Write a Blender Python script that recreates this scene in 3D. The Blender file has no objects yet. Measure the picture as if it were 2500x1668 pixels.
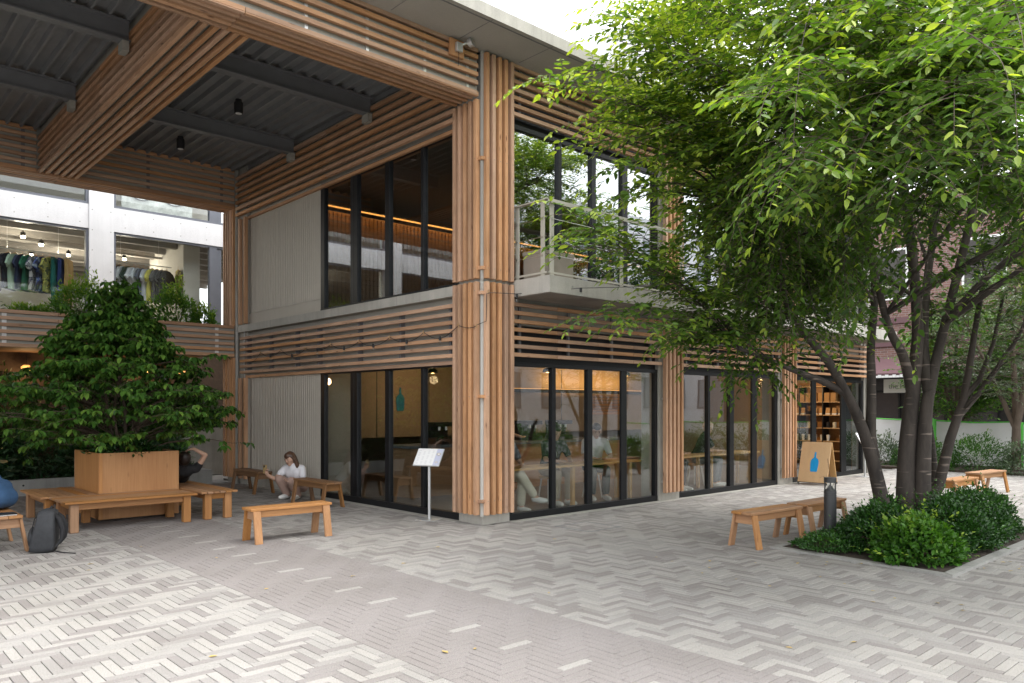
import bpy, bmesh, math, random
import numpy as np
from mathutils import Matrix, Vector, Euler, noise as mnoise

random.seed(7)
rng = np.random.default_rng(11)
R = math.radians
scene = bpy.context.scene
C = scene.collection

# ---------------------------------------------------------------- camera
EYE = 1.6
YAW = R(47.36)                         # angle of the view direction from +X (the street front runs along X)
FPX = 1888.0
cam_d = bpy.data.cameras.new('camera')
cam_d.sensor_width = 36.0
cam_d.lens = 36.0 * FPX / 2500.0
cam_d.shift_y = (994.0 - 834.0) / 2500.0
cam_d.clip_start = 0.05
cam_d.clip_end = 2000.0
cam = bpy.data.objects.new('camera', cam_d)
cam.location = (0, 0, EYE)
cam.rotation_euler = (R(90), 0, YAW - R(90))
C.objects.link(cam)
scene.camera = cam

# ---------------------------------------------------------------- sky, sun, exposure (bright overcast)
SUN_EL, SUN_AZ = R(69), R(-50)         # azimuth measured from +X towards +Y
world = bpy.data.worlds.new('World')
scene.world = world
world.use_nodes = True
wn, wl = world.node_tree.nodes, world.node_tree.links
wn.clear()
sky = wn.new('ShaderNodeTexSky')
sky.sky_type = 'NISHITA'
sky.sun_disc = False
sky.sun_elevation = SUN_EL
sky.sun_rotation = R(90) - SUN_AZ
sky.air_density = 1.0
sky.dust_density = 6.0
sky.ozone_density = 1.0
hs = wn.new('ShaderNodeHueSaturation')
hs.inputs['Saturation'].default_value = 0.16
hs.inputs['Value'].default_value = 1.0
mixc = wn.new('ShaderNodeMixRGB')      # the cloud deck in front of the blue
mixc.inputs['Fac'].default_value = 0.55
mixc.inputs['Color2'].default_value = (8.6, 8.8, 9.1, 1)
bg = wn.new('ShaderNodeBackground')
bg.inputs['Strength'].default_value = 0.15
wo = wn.new('ShaderNodeOutputWorld')
wl.new(sky.outputs[0], hs.inputs['Color'])
wl.new(hs.outputs[0], mixc.inputs['Color1'])
wl.new(mixc.outputs[0], bg.inputs['Color'])
wl.new(bg.outputs[0], wo.inputs['Surface'])

sun_d = bpy.data.lights.new('sun', 'SUN')
sun_d.energy = 0.75
sun_d.angle = R(40)
sun_d.color = (1.0, 0.965, 0.91)
sun = bpy.data.objects.new('sun', sun_d)
sdir = Vector((math.cos(SUN_EL) * math.cos(SUN_AZ), math.cos(SUN_EL) * math.sin(SUN_AZ), math.sin(SUN_EL)))
sun.rotation_euler = sdir.to_track_quat('Z', 'Y').to_euler()
sun.location = (0, -6, 20)
C.objects.link(sun)

scene.view_settings.view_transform = 'Standard'
scene.view_settings.look = 'None'
scene.view_settings.gamma = 1.0
scene.view_settings.use_curve_mapping = False
scene.view_settings.exposure = 1.56
cy = scene.cycles
cy.use_denoising = True
cy.max_bounces = 8
cy.diffuse_bounces = 4
cy.glossy_bounces = 4
cy.transmission_bounces = 6
cy.transparent_max_bounces = 16
cy.caustics_reflective = False
cy.caustics_refractive = False
cy.sample_clamp_indirect = 6.0

# ---------------------------------------------------------------- helpers
WM = {}
def mk(name, data, parent=None, M=None):
    o = bpy.data.objects.new(name, data)
    C.objects.link(o)
    M = M if M is not None else Matrix.Identity(4)
    WM[o.name] = M
    if parent is not None:
        o.parent = parent
        o.matrix_local = WM[parent.name].inverted() @ M
    else:
        o.matrix_local = M
    return o
def T(x, y=None, z=None):
    return Matrix.Translation((x, y, z) if y is not None else x)
def RZ(a): return Matrix.Rotation(a, 4, 'Z')
def RX(a): return Matrix.Rotation(a, 4, 'X')
def RY(a): return Matrix.Rotation(a, 4, 'Y')
def tag(o, label=None, cat=None, group=None, kind=None):
    if label: o['label'] = label
    if cat: o['category'] = cat
    if group: o['group'] = group
    if kind: o['kind'] = kind
    return o
def thing(name, loc, label, cat, group=None, rz=0.0):
    o = mk(name, None, None, T(Vector(loc)) @ RZ(rz))
    o.empty_display_size = 0.2
    return tag(o, label, cat, group)
def copy_tree(o, M, label=None, parent=None):
    """copy a thing with its parts; M is the world matrix of the copy"""
    M0 = WM[o.name]
    def rec(src, par):
        c = src.copy(); C.objects.link(c)
        WM[c.name] = M @ M0.inverted() @ WM[src.name]
        c.parent = par
        if par is None: c.matrix_local = WM[c.name]
        else: c.matrix_local = WM[par.name].inverted() @ WM[c.name]
        for ch in list(src.children):
            rec(ch, c)
        return c
    c = rec(o, parent)
    if label: c['label'] = label
    return c

class MB:
    """collects simple shapes into one mesh"""
    def __init__(s): s.v = []; s.f = []; s.m = []; s.mi = 0
    def add(s, vs, fs):
        n = len(s.v); s.v += [tuple(p) for p in vs]
        for f in fs: s.f.append(tuple(i + n for i in f)); s.m.append(s.mi)
        return s
    def box(s, a, b, M=None):
        (x0, y0, z0), (x1, y1, z1) = a, b
        vs = [(x0,y0,z0),(x1,y0,z0),(x1,y1,z0),(x0,y1,z0),(x0,y0,z1),(x1,y0,z1),(x1,y1,z1),(x0,y1,z1)]
        if M is not None: vs = [tuple(M @ Vector(p)) for p in vs]
        return s.add(vs, [(3,2,1,0),(4,5,6,7),(0,1,5,4),(1,2,6,5),(2,3,7,6),(3,0,4,7)])
    def cb(s, c, d, M=None):
        return s.box((c[0]-d[0]/2, c[1]-d[1]/2, c[2]-d[2]/2), (c[0]+d[0]/2, c[1]+d[1]/2, c[2]+d[2]/2), M)
    def tube(s, path, rad, n=8, cap=True):
        path = [Vector(p) for p in path]
        if not hasattr(rad, '__len__'): rad = [rad] * len(path)
        vs = []; fs = []
        up = None
        for i, p in enumerate(path):
            t = (path[min(i+1, len(path)-1)] - path[max(i-1, 0)])
            if t.length < 1e-9: t = Vector((0,0,1))
            t.normalize()
            if up is None:
                up = Vector((0,0,1)) if abs(t.z) < 0.9 else Vector((1,0,0))
            u = t.cross(up)
            if u.length < 1e-6: u = t.cross(Vector((0,1,0)))
            u.normalize(); w = u.cross(t).normalized(); up = w
            for k in range(n):
                a = 2*math.pi*k/n
                vs.append(p + (u*math.cos(a) + w*math.sin(a))*rad[i])
        for i in range(len(path)-1):
            for k in range(n):
                fs.append((i*n+k, (i+1)*n+k, (i+1)*n+(k+1)%n, i*n+(k+1)%n)[::-1])
        if cap:
            fs.append(tuple(range(n))); fs.append(tuple(reversed([(len(path)-1)*n+k for k in range(n)])))
        return s.add(vs, fs)
    def cyl(s, p0, p1, r0, r1=None, n=12):
        return s.tube([p0, p1], [r0, r0 if r1 is None else r1], n)
    def lathe(s, prof, c=(0,0,0), n=20):
        """prof: list of (r, z)"""
        vs = []; fs = []
        for r, z in prof:
            for k in range(n):
                a = 2*math.pi*k/n
                vs.append((c[0]+r*math.cos(a), c[1]+r*math.sin(a), c[2]+z))
        for i in range(len(prof)-1):
            for k in range(n):
                fs.append((i*n+k, i*n+(k+1)%n, (i+1)*n+(k+1)%n, (i+1)*n+k))
        fs.append(tuple(reversed(range(n)))); fs.append(tuple((len(prof)-1)*n+k for k in range(n)))
        return s.add(vs, fs)
    def prism(s, poly, t, M):
        """poly in local xy, thickness t along local z, placed by M"""
        n = len(poly)
        vs = [M @ Vector((x, y, 0)) for x, y in poly] + [M @ Vector((x, y, t)) for x, y in poly]
        fs = [tuple(reversed(range(n))), tuple(range(n, 2*n))] + [(i, (i+1)%n, n+(i+1)%n, n+i) for i in range(n)]
        return s.add(vs, fs)
    def mesh(s, name, mats, origin=(0,0,0), bevel=0.0, smooth=False):
        me = bpy.data.meshes.new(name)
        ox, oy, oz = origin
        me.from_pydata([(x-ox, y-oy, z-oz) for x, y, z in s.v], [], s.f)
        mats = mats if isinstance(mats, (list, tuple)) else [mats]
        for m in mats: me.materials.append(m)
        if len(mats) > 1: me.polygons.foreach_set('material_index', s.m)
        if bevel > 0:
            bm = bmesh.new(); bm.from_mesh(me)
            bmesh.ops.recalc_face_normals(bm, faces=bm.faces)
            bmesh.ops.bevel(bm, geom=list(bm.edges), offset=bevel, segments=1, affect='EDGES')
            bm.to_mesh(me); bm.free()
        if smooth: me.polygons.foreach_set('use_smooth', [True]*len(me.polygons))
        me.update()
        return me
    def obj(s, name, mats, parent=None, origin=None, bevel=0.0, smooth=False, **kw):
        if origin is None:
            origin = tuple(WM[parent.name].translation) if parent is not None else (0,0,0)
        o = mk(name, s.mesh(name, mats, origin, bevel, smooth), parent, T(Vector(origin)))
        return tag(o, **kw) if kw else o
    def local(s, name, mats, parent, bevel=0.0, smooth=False, **kw):
        """vertices already in the parent's own frame"""
        o = mk(name, s.mesh(name, mats, (0,0,0), bevel, smooth), parent, WM[parent.name])
        return tag(o, **kw) if kw else o

# ---------------------------------------------------------------- materials
MATS = {}
def nmat(name):
    m = bpy.data.materials.new(name); m.use_nodes = True
    nt = m.node_tree; nt.nodes.clear()
    out = nt.nodes.new('ShaderNodeOutputMaterial')
    p = nt.nodes.new('ShaderNodeBsdfPrincipled')
    nt.links.new(p.outputs[0], out.inputs['Surface'])
    MATS[name] = m
    return m, nt, p, out
def nn(nt, t, **kw):
    n = nt.nodes.new(t)
    for k, v in kw.items():
        if k in ('operation', 'blend_type', 'data_type', 'noise_dimensions', 'feature', 'distance', 'attribute_name', 'layer_name', 'wave_type', 'bands_direction', 'object'): setattr(n, k, v)
        else: n.inputs[k].default_value = v
    return n
def ramp(nt, stops):
    n = nt.nodes.new('ShaderNodeValToRGB')
    el = n.color_ramp.elements
    while len(el) < len(stops): el.new(0.5)
    for e, (p, c) in zip(el, stops):
        e.position = p; e.color = (*c, 1) if len(c) == 3 else c
    return n
def coords(nt, kind='Object', scale=(1,1,1), rand=0.0, rot=(0,0,0)):
    tc = nt.nodes.new('ShaderNodeTexCoord')
    mp = nt.nodes.new('ShaderNodeMapping')
    mp.inputs['Scale'].default_value = scale
    mp.inputs['Rotation'].default_value = rot
    nt.links.new(tc.outputs[kind], mp.inputs['Vector'])
    if rand:
        oi = nt.nodes.new('ShaderNodeObjectInfo')
        mu = nn(nt, 'ShaderNodeMath', operation='MULTIPLY'); mu.inputs[1].default_value = rand
        nt.links.new(oi.outputs['Random'], mu.inputs[0])
        nt.links.new(mu.outputs[0], mp.inputs['Location'])
    return mp
def plain(name, col, rough=0.6, metal=0.0, var=0.08, nscale=6.0, bump=0.0, bscale=80.0, emit=None, estr=0.0, spec=0.5):
    m, nt, p, out = nmat(name)
    L = nt.links
    mp = coords(nt, 'Object')
    n = nn(nt, 'ShaderNodeTexNoise', Scale=nscale, Detail=6.0, Roughness=0.6)
    L.new(mp.outputs[0], n.inputs['Vector'])
    lo = tuple(max(0, c*(1-var)) for c in col); hi = tuple(min(1, c*(1+var)) for c in col)
    r = ramp(nt, [(0.3, lo), (0.7, hi)])
    L.new(n.outputs['Fac'], r.inputs[0]); L.new(r.outputs[0], p.inputs['Base Color'])
    p.inputs['Roughness'].default_value = rough
    p.inputs['Metallic'].default_value = metal
    p.inputs['Specular IOR Level'].default_value = spec
    if bump:
        nb = nn(nt, 'ShaderNodeTexNoise', Scale=bscale, Detail=4.0)
        L.new(mp.outputs[0], nb.inputs['Vector'])
        b = nn(nt, 'ShaderNodeBump', Strength=bump, Distance=0.01)
        L.new(nb.outputs['Fac'], b.inputs['Height']); L.new(b.outputs[0], p.inputs['Normal'])
    if emit:
        p.inputs['Emission Color'].default_value = (*emit, 1); p.inputs['Emission Strength'].default_value = estr
    return m
def wood(name, dark, light, rough=0.62, knots=1.0, val=0.3, grain=(1.3, 16, 16), fine=(3, 110, 110), weather=0.0):
    """grain runs along the object's own X axis"""
    m, nt, p, out = nmat(name)
    L = nt.links
    mp = coords(nt, 'Object', grain, rand=37.0)
    n1 = nn(nt, 'ShaderNodeTexNoise', Scale=1.0, Detail=5.0, Roughness=0.55, Distortion=0.6)
    L.new(mp.outputs[0], n1.inputs['Vector'])
    mp2 = coords(nt, 'Object', fine, rand=53.0)
    n2 = nn(nt, 'ShaderNodeTexNoise', Scale=1.0, Detail=3.0, Roughness=0.6)
    L.new(mp2.outputs[0], n2.inputs['Vector'])
    r = ramp(nt, [(0.28, dark), (0.72, light)])
    mixf = nn(nt, 'ShaderNodeMath', operation='MULTIPLY_ADD'); mixf.inputs[1].default_value = 0.45
    hlf = nn(nt, 'ShaderNodeMath', operation='MULTIPLY'); hlf.inputs[1].default_value = 0.55
    L.new(n1.outputs['Fac'], hlf.inputs[0]); L.new(n2.outputs['Fac'], mixf.inputs[0]); L.new(hlf.outputs[0], mixf.inputs[2])
    L.new(mixf.outputs[0], r.inputs[0])
    col = r.outputs[0]
    if knots:
        mpk = coords(nt, 'Object', (2.3, 7.5, 7.5), rand=19.0)
        vo = nn(nt, 'ShaderNodeTexVoronoi', Scale=1.0)
        L.new(mpk.outputs[0], vo.inputs['Vector'])
        rk = ramp(nt, [(0.03, (0.16, 0.10, 0.07)), (0.12, (1, 1, 1))])
        L.new(vo.outputs['Distance'], rk.inputs[0])
        mk_ = nn(nt, 'ShaderNodeMixRGB', blend_type='MULTIPLY', Fac=0.75 * knots)
        L.new(col, mk_.inputs[1]); L.new(rk.outputs[0], mk_.inputs[2]); col = mk_.outputs[0]
    oi = nt.nodes.new('ShaderNodeObjectInfo')
    hsv = nt.nodes.new('ShaderNodeHueSaturation')
    mr = nn(nt, 'ShaderNodeMapRange'); mr.inputs[3].default_value = 1.0 - val; mr.inputs[4].default_value = 1.0 + val
    L.new(oi.outputs['Random'], mr.inputs[0]); L.new(mr.outputs[0], hsv.inputs['Value'])
    mu = nn(nt, 'ShaderNodeMath', operation='MULTIPLY'); mu.inputs[1].default_value = 7.31
    fr = nn(nt, 'ShaderNodeMath', operation='FRACT')
    mr2 = nn(nt, 'ShaderNodeMapRange'); mr2.inputs[3].default_value = 0.82; mr2.inputs[4].default_value = 1.12
    L.new(oi.outputs['Random'], mu.inputs[0]); L.new(mu.outputs[0], fr.inputs[0]); L.new(fr.outputs[0], mr2.inputs[0]); L.new(mr2.outputs[0], hsv.inputs['Saturation'])
    L.new(col, hsv.inputs['Color']); col = hsv.outputs[0]
    if weather:
        mpw = coords(nt, 'Object', (1.1, 1.1, 1.1), rand=11.0)
        nw = nn(nt, 'ShaderNodeTexNoise', Scale=1.6, Detail=5.0, Roughness=0.65)
        L.new(mpw.outputs[0], nw.inputs['Vector'])
        rw = ramp(nt, [(0.45, (1,1,1)), (0.75, (1-weather, 1-weather*0.95, 1-weather*0.9))])
        L.new(nw.outputs['Fac'], rw.inputs[0])
        mw = nn(nt, 'ShaderNodeMixRGB', blend_type='MULTIPLY', Fac=1.0)
        L.new(col, mw.inputs[1]); L.new(rw.outputs[0], mw.inputs[2]); col = mw.outputs[0]
    L.new(col, p.inputs['Base Color'])
    p.inputs['Roughness'].default_value = rough
    p.inputs['Specular IOR Level'].default_value = 0.3
    b = nn(nt, 'ShaderNodeBump', Strength=0.35, Distance=0.003)
    L.new(n2.outputs['Fac'], b.inputs['Height']); L.new(b.outputs[0], p.inputs['Normal'])
    return m
def concrete(name, col, stain=0.16, rough=0.8, streak=True):
    m, nt, p, out = nmat(name)
    L = nt.links
    mp = coords(nt, 'Object')
    n1 = nn(nt, 'ShaderNodeTexNoise', Scale=1.7, Detail=9.0, Roughness=0.62); L.new(mp.outputs[0], n1.inputs['Vector'])
    mps = coords(nt, 'Object', (9, 9, 0.5))
    n2 = nn(nt, 'ShaderNodeTexNoise', Scale=1.0, Detail=6.0, Roughness=0.7); L.new((mps if streak else mp).outputs[0], n2.inputs['Vector'])
    n3 = nn(nt, 'ShaderNodeTexNoise', Scale=120.0, Detail=2.0); L.new(mp.outputs[0], n3.inputs['Vector'])
    r1 = ramp(nt, [(0.3, tuple(c*(1-stain) for c in col)), (0.7, tuple(min(1, c*(1+stain*0.6)) for c in col))])
    r2 = ramp(nt, [(0.35, (1-stain*0.9,)*3), (0.6, (1,1,1))])
    r3 = ramp(nt, [(0.3, (0.9,)*3), (0.7, (1.06,)*3)])
    L.new(n1.outputs['Fac'], r1.inputs[0]); L.new(n2.outputs['Fac'], r2.inputs[0]); L.new(n3.outputs['Fac'], r3.inputs[0])
    a = nn(nt, 'ShaderNodeMixRGB', blend_type='MULTIPLY', Fac=1.0); L.new(r1.outputs[0], a.inputs[1]); L.new(r2.outputs[0], a.inputs[2])
    b = nn(nt, 'ShaderNodeMixRGB', blend_type='MULTIPLY', Fac=1.0); L.new(a.outputs[0], b.inputs[1]); L.new(r3.outputs[0], b.inputs[2])
    L.new(b.outputs[0], p.inputs['Base Color'])
    p.inputs['Roughness'].default_value = rough; p.inputs['Specular IOR Level'].default_value = 0.3
    bp = nn(nt, 'ShaderNodeBump', Strength=0.15, Distance=0.004); L.new(n3.outputs['Fac'], bp.inputs['Height']); L.new(bp.outputs[0], p.inputs['Normal'])
    return m
def glass(name, tint=(0.93, 0.95, 0.94), ior=1.55, boost=1.25):
    m = bpy.data.materials.new(name); m.use_nodes = True
    nt = m.node_tree; nt.nodes.clear(); L = nt.links
    out = nt.nodes.new('ShaderNodeOutputMaterial')
    tr = nt.nodes.new('ShaderNodeBsdfTransparent'); tr.inputs[0].default_value = (*tint, 1)
    gl = nt.nodes.new('ShaderNodeBsdfGlossy'); gl.inputs['Roughness'].default_value = 0.008
    gl.inputs['Color'].default_value = (0.96, 0.98, 1.0, 1)
    mp = coords(nt, 'Object', (0.6, 0.6, 0.6), rand=9.0)
    nz = nn(nt, 'ShaderNodeTexNoise', Scale=1.2, Detail=1.0); L.new(mp.outputs[0], nz.inputs['Vector'])
    b = nn(nt, 'ShaderNodeBump', Strength=0.035, Distance=0.05); L.new(nz.outputs['Fac'], b.inputs['Height']); L.new(b.outputs[0], gl.inputs['Normal'])
    fr = nn(nt, 'ShaderNodeFresnel', IOR=ior)
    ge = nt.nodes.new('ShaderNodeNewGeometry')      # both faces of the thin pane reflect alike (no total reflection inside)
    io = nn(nt, 'ShaderNodeMapRange'); io.inputs[3].default_value = ior; io.inputs[4].default_value = 1.0/ior
    L.new(ge.outputs['Backfacing'], io.inputs[0]); L.new(io.outputs[0], fr.inputs['IOR'])
    mu = nn(nt, 'ShaderNodeMath', operation='MULTIPLY'); mu.inputs[1].default_value = boost; mu.use_clamp = True
    mx = nt.nodes.new('ShaderNodeMixShader')
    L.new(fr.outputs[0], mu.inputs[0]); L.new(mu.outputs[0], mx.inputs[0]); L.new(tr.outputs[0], mx.inputs[1]); L.new(gl.outputs[0], mx.inputs[2])
    L.new(mx.outputs[0], out.inputs['Surface'])
    MATS[name] = m
    return m
def leafmat(name, dark, mid, young, trans=0.35, rough=0.42):
    """colour of each leaf from its own 'tone' (0 dark green, 1 yellow-green; young shoots, plus light painted into the zelkova)"""
    m = bpy.data.materials.new(name); m.use_nodes = True
    nt = m.node_tree; nt.nodes.clear(); L = nt.links
    out = nt.nodes.new('ShaderNodeOutputMaterial')
    at = nn(nt, 'ShaderNodeAttribute', attribute_name='tone')
    r = ramp(nt, [(0.0, dark), (0.55, mid), (1.0, young)])
    L.new(at.outputs['Fac'], r.inputs[0])
    p = nt.nodes.new('ShaderNodeBsdfPrincipled')
    p.inputs['Roughness'].default_value = rough; p.inputs['Specular IOR Level'].default_value = 0.42
    L.new(r.outputs[0], p.inputs['Base Color'])
    t = nt.nodes.new('ShaderNodeBsdfTranslucent')
    g = nn(nt, 'ShaderNodeMixRGB', blend_type='MULTIPLY', Fac=1.0); g.inputs[2].default_value = (1.4, 1.45, 0.55, 1)
    L.new(r.outputs[0], g.inputs[1]); L.new(g.outputs[0], t.inputs['Color'])
    mx = nt.nodes.new('ShaderNodeMixShader'); mx.inputs[0].default_value = trans
    L.new(p.outputs[0], mx.inputs[1]); L.new(t.outputs[0], mx.inputs[2]); L.new(mx.outputs[0], out.inputs['Surface'])
    MATS[name] = m
    return m

m_slat = wood('cedar_slat', (0.41, 0.212, 0.113), (0.65, 0.395, 0.235), knots=1.0, val=0.18, weather=0.22)
m_bench = wood('bench_timber', (0.29, 0.130, 0.048), (0.48, 0.250, 0.105), knots=0.55, val=0.14, rough=0.5)
m_bench_dark = wood('bench_timber_aged', (0.17, 0.085, 0.038), (0.30, 0.165, 0.080), knots=0.5, val=0.14, rough=0.55)
m_plywood = wood('planter_panel', (0.38, 0.175, 0.07), (0.55, 0.30, 0.135), knots=0.35, val=0.06, grain=(0.8, 5, 5), fine=(2, 60, 60), rough=0.5)
m_oak = wood('light_oak', (0.52, 0.30, 0.12), (0.62, 0.39, 0.17), knots=0.0, val=0.05, grain=(0.9, 7, 7), rough=0.45)
m_walnut = wood('interior_timber', (0.20, 0.105, 0.048), (0.36, 0.20, 0.095), knots=0.0, val=0.1, rough=0.45)
m_conc = concrete('concrete_warm', (0.45, 0.43, 0.385))
m_conc_white = concrete('concrete_white', (0.74, 0.74, 0.75), stain=0.07)
m_conc_grey = concrete('concrete_grey', (0.34, 0.335, 0.315), stain=0.2)
m_soffit = concrete('soffit_paint', (0.42, 0.405, 0.375), stain=0.06, streak=False)
m_back = plain('backing_panel', (0.36, 0.35, 0.31), 0.7, var=0.05)
m_corr = plain('corrugated_beige', (0.49, 0.455, 0.395), 0.55, var=0.04, spec=0.4)
m_deck = plain('deck_steel', (0.235, 0.240, 0.246), 0.55, var=0.12, nscale=2.0)
m_joist = plain('joist_steel', (0.17, 0.175, 0.185), 0.5, var=0.06)
m_black = plain('black_aluminium', (0.010, 0.0105, 0.012), 0.42, var=0.1, spec=0.3)
m_grey_frame = plain('grey_blue_frame', (0.13, 0.14, 0.165), 0.45, var=0.05)
m_pipe = plain('pipe_paint', (0.36, 0.35, 0.32), 0.45, var=0.05)
m_rail = plain('railing_paint', (0.44, 0.42, 0.36), 0.45, var=0.06, spec=0.5)
m_steel = plain('stainless', (0.62, 0.62, 0.60), 0.3, metal=1.0, var=0.05)
m_bollard = plain('bollard_paint', (0.045, 0.046, 0.048), 0.42, var=0.08)
m_clear = glass('clear_glass', tint=(0.92,0.94,0.93), boost=1.3)
m_coated = glass('coated_glass', tint=(0.80,0.83,0.83), boost=5.5)
m_side_glass = glass('side_glass', tint=(0.86,0.89,0.88), boost=2.2)
m_shop_glass = glass('shop_glass', boost=0.9)
m_white = plain('white_paint', (0.78, 0.78, 0.77), 0.55, var=0.02)
m_silver = plain('silver_frame', (0.62, 0.63, 0.63), 0.35, metal=0.6, var=0.03)
m_blue_print = plain('blue_print', (0.0, 0.27, 0.60), 0.5, var=0.02)
m_teal_print = plain('bottle_blue_wall', (0.0, 0.16, 0.24), 0.6, var=0.04)
m_rubber = plain('black_rubber', (0.02, 0.02, 0.02), 0.6)
m_black_paint = plain('black_paint', (0.02, 0.02, 0.022), 0.5)
m_soil = plain('soil', (0.05, 0.036, 0.026), 0.95, var=0.4, nscale=30, bump=0.8, bscale=60)
m_bark = None
# ================================================================ ground
gm, gnt, gp, _ = nmat('joint_sand')
gmp = coords(gnt, 'Object')
gn = nn(gnt, 'ShaderNodeTexNoise', Scale=3.0, Detail=8.0); gnt.links.new(gmp.outputs[0], gn.inputs['Vector'])
gr = ramp(gnt, [(0.3, (0.15, 0.145, 0.135)), (0.7, (0.24, 0.23, 0.22))]); gnt.links.new(gn.outputs['Fac'], gr.inputs[0]); gnt.links.new(gr.outputs[0], gp.inputs['Base Color'])
gp.inputs['Roughness'].default_value = 0.95
MB().add([(-400,-400,-0.02),(400,-400,-0.02),(400,400,-0.02),(-400,400,-0.02)], [(0,1,2,3)]).obj('ground', gm, kind='structure')

# ---- paving: 4:1 herringbone set square to the building
PW = 0.0675
PL = 4 * PW
def paver_mat(name, col):
    m, nt, p, out = nmat(name); L = nt.links
    tc = nt.nodes.new('ShaderNodeNewGeometry')
    n1 = nn(nt, 'ShaderNodeTexNoise', Scale=150.0, Detail=4.0, Roughness=0.75); L.new(tc.outputs['Position'], n1.inputs['Vector'])
    n2 = nn(nt, 'ShaderNodeTexNoise', Scale=0.9, Detail=7.0, Roughness=0.6); L.new(tc.outputs['Position'], n2.inputs['Vector'])
    r1 = ramp(nt, [(0.30, tuple(c*0.50 for c in col)), (0.5, col), (0.72, tuple(min(1, c*1.45) for c in col))])
    r2 = ramp(nt, [(0.32, (0.87, 0.865, 0.85)), (0.62, (1, 1, 1))])
    L.new(n1.outputs['Fac'], r1.inputs[0]); L.new(n2.outputs['Fac'], r2.inputs[0])
    a = nn(nt, 'ShaderNodeMixRGB', blend_type='MULTIPLY', Fac=1.0); L.new(r1.outputs[0], a.inputs[1]); L.new(r2.outputs[0], a.inputs[2])
    at = nn(nt, 'ShaderNodeObjectInfo')
    L.new(a.outputs[0], p.inputs['Base Color'])
    p.inputs['Roughness'].default_value = 0.88; p.inputs['Specular IOR Level'].default_value = 0.25
    b = nn(nt, 'ShaderNodeBump', Strength=0.4, Distance=0.003); L.new(n1.outputs['Fac'], b.inputs['Height']); L.new(b.outputs[0], p.inputs['Normal'])
    return m
pm = [paver_mat('paver_cream', (0.345, 0.329, 0.308)), paver_mat('paver_light_grey', (0.312, 0.299, 0.282)),
      paver_mat('paver_mid_grey', (0.278, 0.263, 0.250)), paver_mat('paver_mauve_grey', (0.246, 0.228, 0.218)),
      paver_mat('paver_band_grey', (0.252, 0.231, 0.222))]
paving = mk('plaza_paving', None, None, T(6, 6, 0)); tag(paving, kind='structure')
BX0, BX1 = 2.80, 4.285
OX = 3.41 - 40 * PW * 2            # a long paver starts at X = 3.41 (the pale dashes)
def in_bed(x, y): return x > 7.99 + (y-2.65)*0.09 and 2.60 < y < 4.42 and x < 12.0
FW = Vector((math.cos(YAW), math.sin(YAW))); RTV = Vector((math.sin(YAW), -math.cos(YAW)))
pav = []                            # (x0, x1, y0, y1, tone)
nx0, nx1 = int((-2.5-OX)/PW), int((21.0-OX)/PW)
ny0, ny1 = int(0.3/PW), int(18.5/PW)
prs = random.Random(5)
dash_k = round((3.41-OX)/PW)
for iy in range(ny0, ny1):
    for ix in range(nx0, nx1):
        k = (ix - iy) % 8
        if k == 0: x0, y0, x1, y1 = ix, iy, ix+4, iy+1
        elif k == 7: x0, y0, x1, y1 = ix, iy, ix+1, iy+4
        else: continue
        X0, X1, Y0, Y1 = OX+x0*PW, OX+x1*PW, y0*PW, y1*PW
        cx, cy = (X0+X1)/2, (Y0+Y1)/2
        d = cx*FW.x + cy*FW.y; l = cx*RTV.x + cy*RTV.y
        if d < 2.6 or abs(l) > 0.72*d + 2.0: continue
        if cx > 6.86 and cy > 7.99: continue
        if cy > 16.2: continue
        if in_bed(cx, cy): continue
        isdash = (k == 0 and x0 == dash_k)
        pieces = [(X0, X1)]
        for cut in (BX0, BX1):
            nxt = []
            for a, b in pieces:
                if a + 0.012 < cut < b - 0.012: nxt += [(a, cut), (cut, b)]
                else: nxt.append((a, b))
            pieces = nxt
        for a, b in pieces:
            c = (a+b)/2
            if BX0 < c < BX1: tone = 0 if isdash else 4
            else: tone = prs.choices((0, 1, 2, 3), (0.34, 0.24, 0.18, 0.24))[0]
            pav.append((a, b, Y0, Y1, tone, len(pieces) == 1))
J = 0.0022
def paver_geo(hx, hy, h=0.018):
    e = 0.0028
    v = [(-hx,-hy,-h),(hx,-hy,-h),(hx,hy,-h),(-hx,hy,-h),(-hx,-hy,-e),(hx,-hy,-e),(hx,hy,-e),(-hx,hy,-e),
         (-hx+e,-hy+e,0),(hx-e,-hy+e,0),(hx-e,hy-e,0),(-hx+e,hy-e,0)]
    f = [(0,1,5,4),(1,2,6,5),(2,3,7,6),(3,0,4,7),(4,5,9,8),(5,6,10,9),(6,7,11,10),(7,4,8,11),(8,9,10,11)]
    return v, f
def dist_key(q):
    cx, cy = (q[0]+q[1])/2, (q[2]+q[3])/2
    d = cx*FW.x + cy*FW.y; l = cx*RTV.x + cy*RTV.y
    return d if (d > 4.46 and abs(l) < 0.655*d and q[5]) else 1e9
order = sorted(range(len(pav)), key=lambda i: dist_key(pav[i]))
single = set(order[:300])
pmesh = {}
for i in single:
    a, b, c, d, tone, _ = pav[i]
    key = (tone, (b-a) > (d-c))
    if key not in pmesh:
        v, f = paver_geo((b-a)/2-J, (d-c)/2-J)
        mb = MB().add(v, f); pmesh[key] = mb.mesh('paver', pm[tone])
    mk('paver', pmesh[key], paving, T((a+b)/2, (c+d)/2, prs.uniform(-0.0012, 0.0006)) @ RZ(prs.uniform(-0.004, 0.004)))
mb = MB()
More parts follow.
